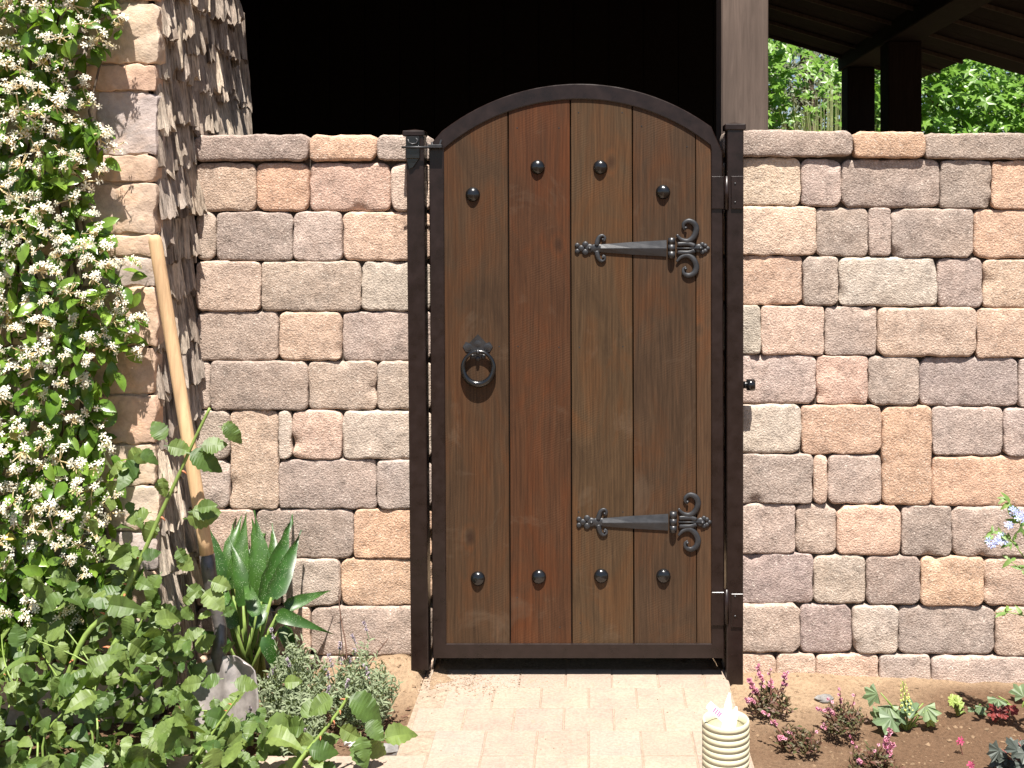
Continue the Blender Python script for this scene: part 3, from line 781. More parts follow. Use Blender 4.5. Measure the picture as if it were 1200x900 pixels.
# ring pull
ring = empty('ring_handle', P(560, 410, YP), gate)
bp = MB()
bp.poly([gp(x, y, YP) for x, y in [(560,391.5),(570,402),(574,400.5),(577.5,406),(574,412),(567,413),(567,418),(560,422),(553,418),(553,413),(546,412),(542.5,406),(546,400.5),(550,402)]], YP - 0.003, YP + 0.004)
for (x, y, r, h) in [(549.0,407,.0135,.005),(571.5,407,.0135,.005),(560,403,.012,.0045),(553.5,418,.0075,.006),(560,420,.0078,.006),(566.5,418,.0075,.006)]:
    bp.lathe([(0.0001, h), (r*.6, h*.85), (r, 0.003), (r, -0.002)], P(x, y, YP), 12, axis='Y')
o = bp.build('back_plate', M['iron'], ring); fix_normals(o.data)
tr = MB(); pts = []; rr = []
for i in range(41):
    a = 2*pi*i/40 + pi/2; c_ = sin(a)
    p = P(560.5 + 18.0*cos(a), 431 - 19.2*sin(a), YP - 0.014 - 0.002*(1 - c_)/2); pts.append(p); rr.append(0.0058 + 0.0050*((1 - c_)/2)**1.2)
tr.tube(pts, rr, 10, cap=False); tr.build('ring', M['polished'], ring, True)
st_ = MB(); st_.tube([P(560, 411, YP), P(560, 411, YP - 0.018), P(560, 415, YP - 0.020)], 0.0055, 8); st_.build('staple', M['iron'], ring, True)
# butt hinges between gate and post
for (y0, y1) in ((207, 245), (691, 730)):
    hr = empty('butt_hinge', P(848, (y0+y1)/2, YG), gate)
    b = MB(); a, c = P(833, y1, YG), P(847.5, y0, YG); b.cbox(a.x, c.x, yf - 0.006, yf - 0.0005, a.z, c.z, 0.0015); b.build('leaf_plate', M['steel'], hr)
    b = MB(); a, c = P(855, y1, YG), P(869, y0, YG); b.cbox(a.x, c.x, -0.0925, -0.0865, a.z, c.z, 0.0015); b.build('leaf_plate', M['steel'], hr)
    b = MB(); b.tube([P(851.5, y1 + 0.5, -0.085), P(851.5, y0 - 0.5, -0.085)], 0.0075, 12); b.build('hinge_pin', M['steel'], hr, True)
    b = MB()
    for (x, y) in ((861.5, y0 + 8), (861.5, y1 - 8)): b.lathe([(0.0001, 0.003), (0.003, 0.002), (0.0035, 0)], P(x, y, -0.0925), 8, axis='Y')
    b.build('screws', M['iron'], hr, True)

# gate posts (square tube, bolted to the wall faces)
def gate_post(px0, px1, ytop, ybot, lean, label, cap):
    Yp0, Yp1 = -0.086, -0.024
    a, b = P(px0, ybot, Yp0), P(px1, ytop, Yp0)
    root = empty('gate_post', ((a.x+b.x)/2, -0.055, a.z)); tag(root, label, 'gate post')
    t = MB(); t.cbox(a.x, b.x, Yp0, Yp1, a.z - (0.008 if lean > 1 else 0.06), b.z, 0.003)
    dx = lean * K
    t.v = [(x - dx * (z - a.z) / (b.z - a.z), y, z) for x, y, z in t.v]
    t.build('tube', M['steel'], root)
    c0, c1 = P(cap[0], cap[3], Yp0), P(cap[1], cap[2], Yp0)
    c = MB(); c.cbox(c0.x, c1.x, Yp0 - 0.004, Yp1 + 0.004, c0.z, c1.z - 0.004, 0.003)
    cxm = (c0.x + c1.x) / 2
    c.add([(c0.x+.004, Yp0, c1.z-.0042), (c1.x-.004, Yp0, c1.z-.0042), (c1.x-.004, Yp1, c1.z-.0042), (c0.x+.004, Yp1, c1.z-.0042), (cxm, -0.055, c1.z+.003)], [(0,1,4),(1,2,4),(2,3,4),(3,0,4)])
    c.build('cap', M['steel'], root)
    k = MB()
    for zz in (0.35, 1.05, 1.6): k.box(a.x + 0.012, b.x - 0.012, Yp1 - 0.001, 0.03, zz, zz + 0.05)
    k.build('bracket', M['steel'], root)
    return root
lp = gate_post(481.5, 502, 158, 783, 5.5, 'brown steel latch post on free side of gate with small latch on top', (471.5, 497.5, 151.5, 159.5))
rp = gate_post(851.5, 871, 151, 808, -0.5, 'brown steel hinge post carrying the two gate hinges', (849.5, 874, 143.5, 152.5))
# latch on the post, its catch on the gate
lt = empty('latch', P(485, 172, -0.09), lp)
b = MB(); a, c = P(476, 186, -0.09), P(492, 160, -0.09); b.cbox(a.x, c.x, -0.101, -0.0865, a.z, c.z, 0.002)
b.poly([(P(x, y, -0.09).x, P(x, y, -0.09).z) for x, y in [(477, 186), (491, 186), (484, 196), (480, 198)]], -0.094, -0.0868); o = b.build('latch_plate', M['polished'], lt); fix_normals(o.data)
b = MB(); b.tube([P(470.5, 172.5, -0.107), P(503, 172.5, -0.107)], 0.0035, 8); b.build('bolt', M['bareiron'], lt, True)
b = MB(); b.tube([P(x, y, -0.105) for x, y in ((478, 163), (479, 167), (483, 169), (488, 168), (489.5, 164), (487, 162))], 0.003, 6); b.build('keeper', M['bareiron'], lt, True)
b = MB(); a, c = P(503, 174, yf), P(519, 170, yf); b.cbox(a.x, c.x, yf - 0.028, yf - 0.0008, a.z, c.z, 0.0012)
b.tube([P(515, 171, yf - .02), P(517, 164, yf - .012)], 0.003, 6); b.tube([P(507, 171, yf - .02), P(506, 167, yf - .012)], 0.003, 6)
b.build('latch_catch', M['bareiron'], gate)
# gate stop knob on the wall beside the hinge post
ks = MB(); ks.tube([P(871, 451, -0.05), P(876, 451, -0.05)], 0.012, 10); ks.tube([P(875, 451, -0.05), P(884, 451, -0.05)], [0.019, 0.019], 12); ks.tube([P(881, 446, -0.05), P(881, 456, -0.05)], 0.012, 8)
ks.build('pipe_clamp', M['polished'], rp, True)

# ------------------------------------------------------------------ pavilion behind the wall
pav = empty('pavilion', (0.6, 2.5, 0)); tag(pav, 'dark timber pavilion roof on posts behind the block walls', 'pavilion')
def roof_z(x): return 2.855 - 0.29 * (x - 1.405)
def slope_box(mb, x0, x1, y0, y1, dz0, dz1):
    v = [(x, y, roof_z(x) + dz) for dz in (dz0, dz1) for y in (y0, y1) for x in (x0, x1)]
    mb.add(v, [(0,2,3,1),(4,5,7,6),(0,1,5,4),(2,6,7,3),(0,4,6,2),(1,3,7,5)])
for (x0, x1, y1) in ((-3.4, 2.545, 4.92), (2.545, 6.5, 3.8)):
    yy = -0.06
    while yy < y1 - 0.01:
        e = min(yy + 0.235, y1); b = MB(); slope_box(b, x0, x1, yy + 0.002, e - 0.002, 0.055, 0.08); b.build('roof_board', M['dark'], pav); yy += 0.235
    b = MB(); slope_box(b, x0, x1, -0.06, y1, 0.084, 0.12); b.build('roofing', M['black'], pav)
    yy = 0.10
    while yy < y1 + 0.01:
        b = MB(); slope_box(b, x0, x1, min(yy, y1 - 0.022), min(yy + 0.022, y1), 0.03, 0.053); b.build('rafter', M['rafter'], pav); yy += 0.47
def bm_box(name, x0, x1, y0, y1, z0, z1, mat=None):
    b = MB(); b.cbox(x0, x1, y0, y1, z0, z1, 0.006); return b.build(name, mat or M['dark'], pav)
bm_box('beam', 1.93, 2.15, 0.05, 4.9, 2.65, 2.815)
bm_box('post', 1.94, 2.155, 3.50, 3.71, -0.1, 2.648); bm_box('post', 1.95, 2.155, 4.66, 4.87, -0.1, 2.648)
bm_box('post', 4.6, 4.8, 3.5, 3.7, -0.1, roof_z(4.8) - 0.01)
a, c = P(845.5, 300, 0.20), P(900.5, 0, 0.20)
bm_box('post', a.x, c.x, 0.20, 0.36, -0.1, roof_z(c.x) + 0.0, M['post'])
bm_box('sky_block_header', HX + 0.05, a.x - 0.003, 0.33, 0.40, 2.41, 2.60); bm_box('sky_block_header', c.x + 0.003, 6.2, 0.33, 0.40, 2.41, 2.60)  # unseen beams added to keep sky light out from under the roof
xx = HX + 0.05           # boards added out of view to darken the interior, above the header
while xx < 6.1:
    b = MB(); e = xx + 0.245; zt0, zt1 = roof_z(xx) + 0.04, roof_z(e) + 0.04
    if zt1 > 2.66:
        b.add([(xx, .345, 2.605), (e, .345, 2.605), (e, .345, zt1), (xx, .345, zt0), (xx, .37, 2.605), (e, .37, 2.605), (e, .37, zt1), (xx, .37, zt0)], [(0,1,2,3),(7,6,5,4),(0,4,5,1),(3,2,6,7),(0,3,7,4),(1,5,6,2)]); b.build('sky_block_board', M['dark'], pav)
    xx += 0.25
# barn wall at the back of the pavilion, vertical boards
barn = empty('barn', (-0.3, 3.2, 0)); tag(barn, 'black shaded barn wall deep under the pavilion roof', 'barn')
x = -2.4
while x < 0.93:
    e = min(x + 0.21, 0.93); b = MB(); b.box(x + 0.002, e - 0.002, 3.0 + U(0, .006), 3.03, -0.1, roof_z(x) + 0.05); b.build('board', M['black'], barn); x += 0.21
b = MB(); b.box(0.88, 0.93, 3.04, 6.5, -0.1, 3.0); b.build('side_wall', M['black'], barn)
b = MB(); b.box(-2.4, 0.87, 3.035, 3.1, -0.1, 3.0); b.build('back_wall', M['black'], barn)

# ------------------------------------------------------------------ plant helpers
def leaf_geo(L, W, prof, fold=0.25, droop=0.25, serr=0.0, n=6, wave=0.0, petiole=0.0, seed=0.0):
    """leaf along +Y from the origin, face +Z; two half blades folded along the midrib"""
    V = []; F = []
    for i in range(n + 1):
        t = i / n; w = W * 0.5 * prof(t)
        z = -droop * L * t * t; y = petiole + L * t * (1 - 0.12 * droop * t)
        V.append((0, y, z))
        k = 1.0 + (serr * (1 if i % 2 else -1) if 0 < i < n else 0)
        zz = z + w * fold + wave * L * nz(t * 5 + seed, seed)
        zz2 = z + w * fold + wave * L * nz(t * 5 + seed, seed + 4.4)
        yo = 0.0
        V.append((-w * k, y + yo, zz)); V.append((w * k, y + yo, zz2))
    for i in range(n):
        a = i * 3; b = a + 3
        F.append((a, b, b+1, a+1)); F.append((a, a+2, b+2, b))
    if petiole > 0:
        p = len(V); r = W * 0.03
        V += [(-r, 0, 0), (r, 0, 0), (r, petiole, 0), (-r, petiole, 0)]; F.append((p, p+1, p+2, p+3))
    return V, F
def ovate(t): return max(0.03, sin(pi * min(1, t) ** 0.75) ** 0.8) if t < 1 else 0.02
def ellip(t): return max(0.04, sin(pi * t) ** 0.75) if 0 < t < 1 else 0.04
def lance(t): return max(0.05, (sin(pi * t ** 0.7)) ** 0.9) if t < 1 else 0.02
def arrow(t): return [0.55, 1.0, 1.0, 0.9, 0.78, 0.62, 0.46, 0.28, 0.12, 0.02][min(9, int(t * 9 + 0.5))]
def geo_mesh(name, V, F, mat, sm=True):
    b = MB(); b.add(V, F); return b.mesh(name, mat, sm)
def face_rot(normal, tip, roll=0.0):
    """rotation taking +Z to normal and +Y to (about) tip"""
    n = Vector(normal).normalized(); t = Vector(tip); t = (t - n * t.dot(n))
    if t.length < 1e-5: t = n.orthogonal()
    t.normalize(); x = t.cross(n)
    return Matrix((x, t, n)).transposed().to_euler()
def rdir(nx, ny, nz_, j):
    return Vector((nx + U(-j, j), ny + U(-j, j), nz_ + U(-j, j))).normalized()

# ------------------------------------------------------------------ star jasmine climbing the stone
jas = empty('jasmine_vine', P(40, 800, -0.36)); tag(jas, 'climbing jasmine vine thick with white star flowers on stone house front', 'vine')
jl = []
for k in range(7):
    L = 0.050 + 0.003 * k
    V, F = leaf_geo(L, L * 0.5, ellip, U(.15, .35), U(0.05, 0.4), 0, 5, 0.03, 0.006, k * 1.3)
    jl.append((V, F, geo_mesh('leaf', V, F, M['jasleaf'])))
jy = geo_mesh('leaf', *leaf_geo(0.05, 0.025, ellip, .3, .4, 0, 5, 0.05, 0.004, 3.3), M['jasyellow'])
def jas_edge(y):
    pts = [(-80, 150), (0, 128), (30, 148), (60, 104), (100, 92), (130, 112), (165, 128), (190, 122), (220, 92), (255, 102), (285, 138), (310, 160), (350, 168), (390, 150), (425, 156), (455, 132), (480, 108), (520, 128), (560, 140), (600, 128), (640, 136), (690, 120), (740, 110), (800, 90)]
    for (a, b) in zip(pts, pts[1:]):
        if a[0] <= y <= b[0]: return a[1] + (b[1] - a[1]) * (y - a[0]) / (b[0] - a[0])
    return 90
cand = []
tries = 0
while len(cand) < 2900 and tries < 14000:
    tries += 1
    py = U(-90, 760); e = jas_edge(py); px = U(-150, e)
    dens = 0.62 + 0.9 * nz(px * 0.022, py * 0.022, 2.0)
    edge_d = (e - px)
    if edge_d < 30: dens *= 0.7
    if rnd.random() > dens + 0.25: continue
    thick = 0.05 + 0.11 * smooth(0, 70, edge_d) * (0.75 + 0.5 * nz(px * .03, py * .03, 8))
    dpt = rnd.random() ** 0.6
    cand.append((px, py, -0.345 - thick * dpt, dpt))
cand.sort(key=lambda c: c[2])            # nearest first
jmass = MB(); nleaf = 0
cand_vis = [c for c in cand if c[0] > -12 and -12 < c[1] < 700]
front = set(id(c) for c in cand_vis[:290])
for c in cand:
    px, py, Y, d_ = c
    p = P(px, py, Y)
    nrm = rdir(0.05, -0.70, 0.60, 0.75); tip = rdir(0.15, -0.35, -0.5, 0.9)
    rot = face_rot(nrm, tip)
    V, F, me_ = rnd.choice(jl)
    if id(c) in front:
        if rnd.random() < 0.03: put('leaf', jy, jas, p, rot)
        else: put('leaf', me_, jas, p, rot)
    else:
        R_ = rot.to_matrix(); jmass.add([R_ @ Vector(v) + p for v in V], F)
o = jmass.build('foliage', M['jasleaf'], jas, True); tag(o, kind='stuff')
# twining stems
for k in range(9):
    x = U(-60, 110); pts = []
    for i in range(16):
        y = 800 - i * 60 * U(.9, 1.1); pts.append(P(min(x + 25 * sin(i * 0.7 + k * 2), jas_edge(max(-80, min(800, y))) - 8), y, -0.35 - 0.02 * U(0, 1)))
    b = MB(); b.tube(pts, [0.006 - 0.00025 * i for i in range(16)], 6); b.build('stem', M['bark'], jas, True)
# flower clusters: pinwheels of five petals
def star(V, F, c, n, size, spin):
    R_ = face_rot(n, Vector((0.3, 0.2, 1))).to_matrix()
    b = len(V); V.append(c)
    for k in range(5):
        a = spin + 2 * pi * k / 5
        for (r, da, z) in ((0.42, -0.30, 0.0), (1.0, -0.30, -0.10), (1.02, 0.22, 0.05), (0.5, 0.34, 0.05)):
            V.append(tuple(Vector(c) + R_ @ Vector((cos(a+da)*r*size, sin(a+da)*r*size, z*size))))
        i = b + 1 + k*4; F.append((b, i, i+1, i+2)); F.append((b, i+2, i+3))
def cluster_mesh(seed):
    r_ = random.Random(seed); V = []; F = []; V2 = []; F2 = []
    nfl = r_.randint(5, 14)
    for i in range(nfl):
        d_ = Vector((r_.uniform(-1, 1), r_.uniform(-1.0, 0.1), r_.uniform(-0.5, 1))).normalized()
        c = d_ * r_.uniform(0.012, 0.040); c.x *= 1.25
        star(V, F, tuple(c), d_ + Vector((0, -.5, .3)), r_.uniform(0.0085, 0.0122), r_.uniform(0, 6))
        q = MB(); q.tube([c * 0.05, c * 0.97], [0.0011, 0.0016], 4, cap=False); V2.append(q)
    b = MB(); b.add(V, F, 0)
    for q in V2: b.add(q.v, q.f, 1)
    for i in range(r_.randint(3, 7)):   # buds and spent tubes hanging under the bloom
        d_ = Vector((r_.uniform(-1, 1), r_.uniform(-1, 0), r_.uniform(-1.2, 0.3))).normalized() * r_.uniform(0.014, 0.03)
        b.tube([d_ * 0.2, d_ * 0.8, d_], [0.001, 0.0022, 0.0008], 5, mi=1)
    return b.mesh('flower_cluster', [M['petal'], M['bud']])
clus = [cluster_mesh(100 + k) for k in range(10)]
placed = []
tries = 0
while len(placed) < 225 and tries < 6000:
    tries += 1
    py = U(-30, 745); e = jas_edge(py) + 6; px = U(-70, e)
    if py > 560 and rnd.random() < (0.4 if py < 660 else 0.75): continue
    if px < -15 and rnd.random() < 0.6: continue
    if any((px-a)**2 + (py-b)**2 < 18**2 for a, b in placed): continue
    if nz(px*0.02 + 9, py*0.02) < -0.28: continue
    placed.append((px, py))
    thick = 0.05 + 0.115 * smooth(0, 70, e - px)
    Y = -0.352 - thick * U(0.66, 1.08)
    put('flower_cluster', rnd.choice(clus), jas, P(px, py, Y), (U(-.5, .5), U(-.5, .5), U(-.7, .7)), None, [U(.72, 1.15)] * 3)

# ------------------------------------------------------------------ shovel leaning on the house corner
sh_top, sh_mid, sh_bot = P(182, 283, -0.372), P(243, 652, -0.40), P(262, 772, -0.425)
shovel = empty('shovel', P(280, 850, -0.43)); tag(shovel, 'round point shovel with pale wooden handle leaning on the house corner', 'shovel')
b = MB(); pts = [sh_top + (sh_mid - sh_top) * (i / 14) for i in range(15)]
ax_ = (sh_top - sh_mid).normalized()
b.tube([sh_top + ax_ * 0.020, sh_top + ax_ * 0.016, sh_top + ax_ * 0.006] + pts, [0.006, 0.0145, 0.0185] + [0.0192] * 13 + [0.0195, 0.0197], 14); b.build('handle', M['ash'], shovel, True)
b = MB(); nk = [(242.5, 650, -.40), (244.5, 668, -.402), (248, 690, -.405), (254, 715, -.41), (258.5, 735, -.418), (258, 752, -.43), (256, 768, -.437), (258, 785, -.437)]
b.tube([P(x, y, Y) for x, y, Y in nk], [0.0216, 0.0214, 0.0205, 0.0185, 0.0178, 0.019, 0.023, 0.014], 14); b.lathe([(0.0001, 0.0035), (0.003, 0.003), (0.004, 0)], P(244, 666, -0.4235), 8, axis='Y'); b.build('socket', M['socket'], shovel, True)
# blade: dished sheet with rolled step, pointing into the soil
def blade(u, v):         # u -1..1 across, v 0..1 down
    half = 0.112 * (0.80 + 0.20 * sin(min(1, v / 0.16) * pi / 2) if v < 0.45 else cos((v - 0.45) / 0.55 * pi / 2) ** 0.62)
    x = u * half; z = -v * 0.285 - 0.030 * abs(u) ** 2.2 * max(0, 1 - v * 2.5)
    y = 0.042 * (u * u) * -1.0 * (1 - 0.4*v) - 0.020 * math.exp(-(u / 0.17) ** 2) * (1 - v) + 0.02 * v
    if v < 0.06: y -= 0.018 * (0.06 - v) / 0.06 * (abs(u) > 0.16)
    return Vector((x, y, z))
V = []; F = []; nu, nv = 20, 18
for j in range(nv + 1):
    for i in range(nu + 1): V.append(blade(-1 + 2 * i / nu, min(0.999, (j / nv))))
for j in range(nv):
    for i in range(nu): F.append((j*(nu+1)+i, (j+1)*(nu+1)+i, (j+1)*(nu+1)+i+1, j*(nu+1)+i+1))
Rb = Euler((radians(-20), radians(-13), radians(-12))).to_matrix(); bl = P(266, 769, -0.437)
b = MB(); b.add([Rb @ v + bl for v in V], F); o = b.build('blade', M['zinc'], shovel, True)
sm_ = o.modifiers.new('thickness', 'SOLIDIFY'); sm_.thickness = 0.003

# ------------------------------------------------------------------ rose bush sprawling in the left corner
rose = empty('rose_bush', P(70, 900, -0.6)); tag(rose, 'sprawling thorny rose bush with broad serrated leaves in lower left corner', 'shrub')
rl = []
for k in range(8):
    L = 0.062 + 0.005 * k
    rl.append(geo_mesh('leaf', *leaf_geo(L, L * U(.68, .8), ovate, U(-.1, .6), U(0.0, 0.9), 0.085, 12, 0.10, 0.012, k * 2.1 + .4), M['roseleaf'], False))
def cane(pts, r0, r1, thorns=5):
    P3 = spline([tuple(P(*p)) for p in pts], 5); n = len(P3)
    b = MB(); b.tube(P3, [r0 + (r1 - r0) * i / (n - 1) for i in range(n)], 8); o = b.build('cane', M['cane'], rose, True)
    for k in range(thorns):
        i = rnd.randint(2, n - 3); t = (P3[i+1] - P3[i-1]).normalized()
        d_ = (Vector((U(-1, 1), U(-1, .2), U(-.3, .3)))); d_ = (d_ - t * d_.dot(t)).normalized()
        th = MB(); th.tube([P3[i], P3[i] + d_ * (r0 * 1.6) - t * .002, P3[i] + d_ * (r0 * 2.5) - t * 0.006], [r0 * .55, r0 * .28, 0.0004], 5); th.build('thorn', M['thorn'], o, True)
    return P3
C1 = cane([(72, 812, -.60), (100, 745, -.57), (140, 705, -.54), (165, 655, -.52), (187, 605, -.50), (208, 560, -.49), (228, 515, -.48), (246, 478, -.47)], 0.0085, 0.004, 8)
C2 = cane([(330, 925, -.80), (352, 890, -.77), (375, 862, -.75), (398, 832, -.73), (408, 815, -.72)], 0.0058, 0.0035, 4)
C3 = cane([(190, 930, -.80), (225, 893, -.74), (255, 850, -.70), (280, 815, -.68)], 0.005, 0.0025, 3)
C4 = cane([(95, 835, -.62), (112, 800, -.61), (126, 772, -.60), (140, 745, -.58)], 0.0105, 0.009, 4)
C5 = cane([(150, 760, -.52), (170, 720, -.50), (185, 690, -.48)], 0.004, 0.002, 1)
for k in range(9):
    x = U(-30, 120); cane([(x, 930, U(-.8, -.65)), (x + U(-30, 40), 860, U(-.75, -.6)), (x + U(-50, 80), 790, U(-.7, -.5)), (x + U(-60, 60), U(720, 790), U(-.6, -.48))], 0.0035, 0.0015, 1)
for k in range(3):
    cane([(150, 900, -.7), (190 + 10*k, 860 - 10*k, -.68), (230 + 12*k, 845 - 6*k, -.66)], 0.003, 0.0016, 0)
def rleaf(px, py, Y, n, tip, s=1.0, m=None):
    put('leaf', m or rnd.choice(rl), rose, P(px, py, Y), face_rot(n, tip), None, (s, s, s))
# leaves picked out one by one along the tall cane and the front canes: px, py, tip dx, tip dz, facing
hand = [(172,528,-1.0,-.3,.2,1.15),(168,540,-1,-.6,.6,1.1),(196,518,-.4,.9,.3,1.0),(192,522,.9,-.1,.5,1.0),(190,555,.1,-1,.1,.95),(218,530,1,-.1,.7,1.05),(232,522,1,.15,.7,.9),(256,500,1,.2,.6,.75),(262,496,.7,-.5,.5,.7),
 (178,600,-.9,-.2,.7,.9),(185,606,-.5,-.9,.2,1.0),(220,600,.9,.3,.6,1.1),(214,608,1,.1,.1,1.1),(228,596,1,.3,.5,.9),(207,640,.6,-.8,.3,.8),(205,650,.8,-.5,.2,.8),(190,670,-.2,-.4,.9,.9),(218,685,1,-.6,.4,.8),(236,690,.8,-.6,.8,1.2),(244,680,.9,-.1,.5,.9),
 (120,640,.9,-.3,.5,1.0),(140,655,1,.2,.3,.9),(118,690,.6,-.4,.8,1.0),(150,690,-.7,-.4,.9,1.2),(160,712,1,.2,.6,.9),(175,715,1,-.2,.3,1.0),(180,750,.8,-.5,.4,1.0),(200,740,.5,-.8,.2,1.1),(170,745,.2,-.9,.6,1.0),
 (300,845,-.6,-.9,.9,1.35),(306,850,1,.2,.9,1.2),(395,815,-1,-.5,.8,1.1),(405,815,1,-.2,.9,1.15),(350,845,.4,.9,.6,1.1),(372,862,-.6,-.3,.2,1.1),(362,850,-.9,-.1,.3,1.0),(395,850,.8,-.4,.2,1.0),(420,860,.4,-1,.6,1.15),(428,842,.7,-.5,.8,.9),(372,893,.7,-.1,.9,1.0),(356,885,-.6,-.6,.7,.9),(260,868,.9,-.6,.9,.8),(270,800,.8,.1,.9,.9),(262,795,-.5,.2,.8,.8),(330,800,.9,.2,.4,.7),(236,838,.8,.2,.8,.9),(250,846,-.4,-.7,.9,.9),(276,846,.7,-.5,.7,.85),(292,838,.6,-.7,.9,.8),(262,858,.2,-.9,.6,.9),(228,820,-.6,.4,.7,.8),(310,868,.6,-.4,.8,.9),(284,872,-.7,-.3,.8,.9),(240,800,-.9,.1,.5,.8)]
for (x, y, tx, tz, up, s) in hand:
    Y = -0.50 if y < 760 and x < 290 else (-0.73 if x > 320 else -0.69)
    rleaf(x, y, Y, (U(-.3, .3), -0.85, up), (tx, U(-.5, .0), tz), s * 0.92)
for k in range(26):
    x = U(230, 450); y = U(845, 912) + (x < 300) * 0
    if y > 855 + abs(x - 340) * .1 or rnd.random() < .3: rleaf(x, y, U(-.78, -.66), rdir(0, -.6, .7, .6), rdir(.3, -.3, -.2, 1), U(.55, .95))
for k in range(20):
    y = U(520, 660); x = 128 + U(-18, 40); rleaf(x, y, U(-.54, -.46), rdir(0, -.6, .6, .7), rdir(.2, -.3, -.2, 1), U(.45, .85))
for k in range(34):
    x = U(135, 262); y = U(640, 800)
    if y < 640 + (x - 135) * .55: continue
    rleaf(x, y, U(-.56, -.47), rdir(0, -.6, .6, .75), rdir(.2, -.3, -.2, 1), U(.45, .85))
for k in range(14):
    rleaf(U(222, 305), U(812, 868), U(-.66, -.58), rdir(0, -.6, .7, .6), rdir(.1, -.3, -.2, 1), U(.45, .8))
cnt = 0; tries = 0
while cnt < 215 and tries < 5000:
    tries += 1
    px, py = U(-40, 300), U(645, 915)
    top = 650 if px < 60 else 650 + (px - 60) * 0.45 if px < 200 else 713 + (px - 200) * 1.05
    if py < top: continue
    if nz(px * .018 + 3, py * .018) < -0.22: continue
    if 222 < px < 315 and 760 < py < 830: continue
    Y = -0.50 - 0.30 * smooth(660, 890, py) + U(-.06, .10)
    rleaf(px, py, Y, rdir(0.05, -0.55, 0.6, 0.85), rdir(0.2, -0.3, -0.35, 1.0), U(0.5, 0.98)); cnt += 1
low = MB()      # deeper leaves seen only as a mass between the others
for k in range(800):
    px, py = U(-60, 280), U(665, 930)
    if px > 150 and py < 700 + (px - 150) * 1.35: continue
    if px > 215 and py < 848: continue
    V, F = leaf_geo(U(.035, .06), U(.025, .042), ovate, .25, .4, 0.06, 6, .04, 0, k)
    R_ = face_rot(rdir(0, -.4, .7, .9), rdir(.2, -.2, -.3, 1)).to_matrix(); p = P(px, py, -0.42 - 0.28 * smooth(680, 900, py) + U(-.04, .1))
    low.add([R_ @ Vector(v) + p for v in V], F)
o = low.build('foliage', M['roseleaf'], rose); tag(o, kind='stuff')

# ------------------------------------------------------------------ spotted calla lily beside the shovel
base = G(292, 772, -0.02); base.y = -0.20
base = P(292, 790, -0.17)
calla = empty('calla_lily', base); tag(calla, 'clump of upright arrow shaped spotted leaves behind the shovel blade', 'plant')
cl = [geo_mesh('leaf', *leaf_geo(L, L * .27, arrow, .55, dr, 0, 9, .085, 0.0, L * 30), M['callaleaf']) for L, dr in ((.25, .15), (.22, .5), (.27, .1), (.20, .7), (.24, .3))]
cspec = [(258,690,-.12,1,.1,0,-.17,1.0),(262,700,-.25,1,.3,2,-.12,.95),(276,690,.15,1,.1,0,-.15,.95),(285,710,.1,1,.2,4,-.2,.9),(300,700,.12,1,.05,2,-.17,.9),(308,690,.12,1,.25,0,-.13,1.0),(306,705,.75,.85,.4,2,-.2,1.1),(318,700,.62,.75,.5,0,-.22,.95),(325,720,.7,-.1,.8,3,-.22,.8),(296,735,.4,.7,.5,1,-.25,.85),(276,735,-.4,.8,.5,1,-.25,.8),(330,735,.5,-.8,.5,3,-.2,.8),(270,760,-.5,.4,.7,1,-.26,.8),(312,745,.3,-.7,.5,3,-.24,.9),(268,672,.05,1,.1,4,-.12,.8),(292,680,-.15,1,.2,1,-.1,.9),(316,682,.35,1,.2,4,-.12,.8),(334,712,.9,.5,.4,1,-.15,.7),(300,722,-.1,1,.6,3,-.26,.8)]
for (x, y, tx, tz, out, m, Y, s) in cspec:
    p = P(x, y, Y); b = MB(); b.tube([base + Vector((U(-.05, .05), U(-.03, .03), -0.02)), (base + p) / 2 + Vector((U(-.01, .01), -.01, 0)), p], [0.008, 0.0065, 0.004], 7); b.build('stalk', M['cane'], calla, True)
    put('leaf', cl[m], calla, p, face_rot((U(-1.1, 1.1), -1, .25 + out * .5), (tx, -out * .35, tz)), None, (s, s, s))

# ------------------------------------------------------------------ tufts: lavender and gaura
def tuft_mesh(r, h, nstem, leaf_l, leaf_w, seed, per=14, flat=0.9):
    r_ = random.Random(seed); b = MB(); tips = []
    for i in range(nstem):
        a = r_.uniform(0, 2*pi); rr = r * sqrt(r_.random()); hh = h * (1 - 0.55 * (rr / r) ** 2) * r_.uniform(.7, 1.12)
        foot = Vector((cos(a) * rr * .45, sin(a) * rr * .45, 0)); tip = Vector((cos(a) * rr, sin(a) * rr, hh)); tips.append(tip)
        for k in range(per):
            t = 0.25 + 0.75 * (k + r_.random()) / per; c = foot.lerp(tip, t) + Vector((0, 0, -0.15 * h * t * (1 - t)))
            d_ = Vector((r_.uniform(-1, 1), r_.uniform(-1, 1), r_.uniform(0.1, 1.3))).normalized(); l = leaf_l * r_.uniform(.6, 1.15)
            s_ = d_.orthogonal().normalized() * leaf_w * .5
            m_ = c + d_ * l * .5; e = c + d_ * l + Vector((0, 0, -.15 * l))
            b.add([c - s_ * .4, c + s_ * .4, m_ + s_, e, m_ - s_], [(0, 1, 2, 4), (4, 2, 3)])
    return b, tips
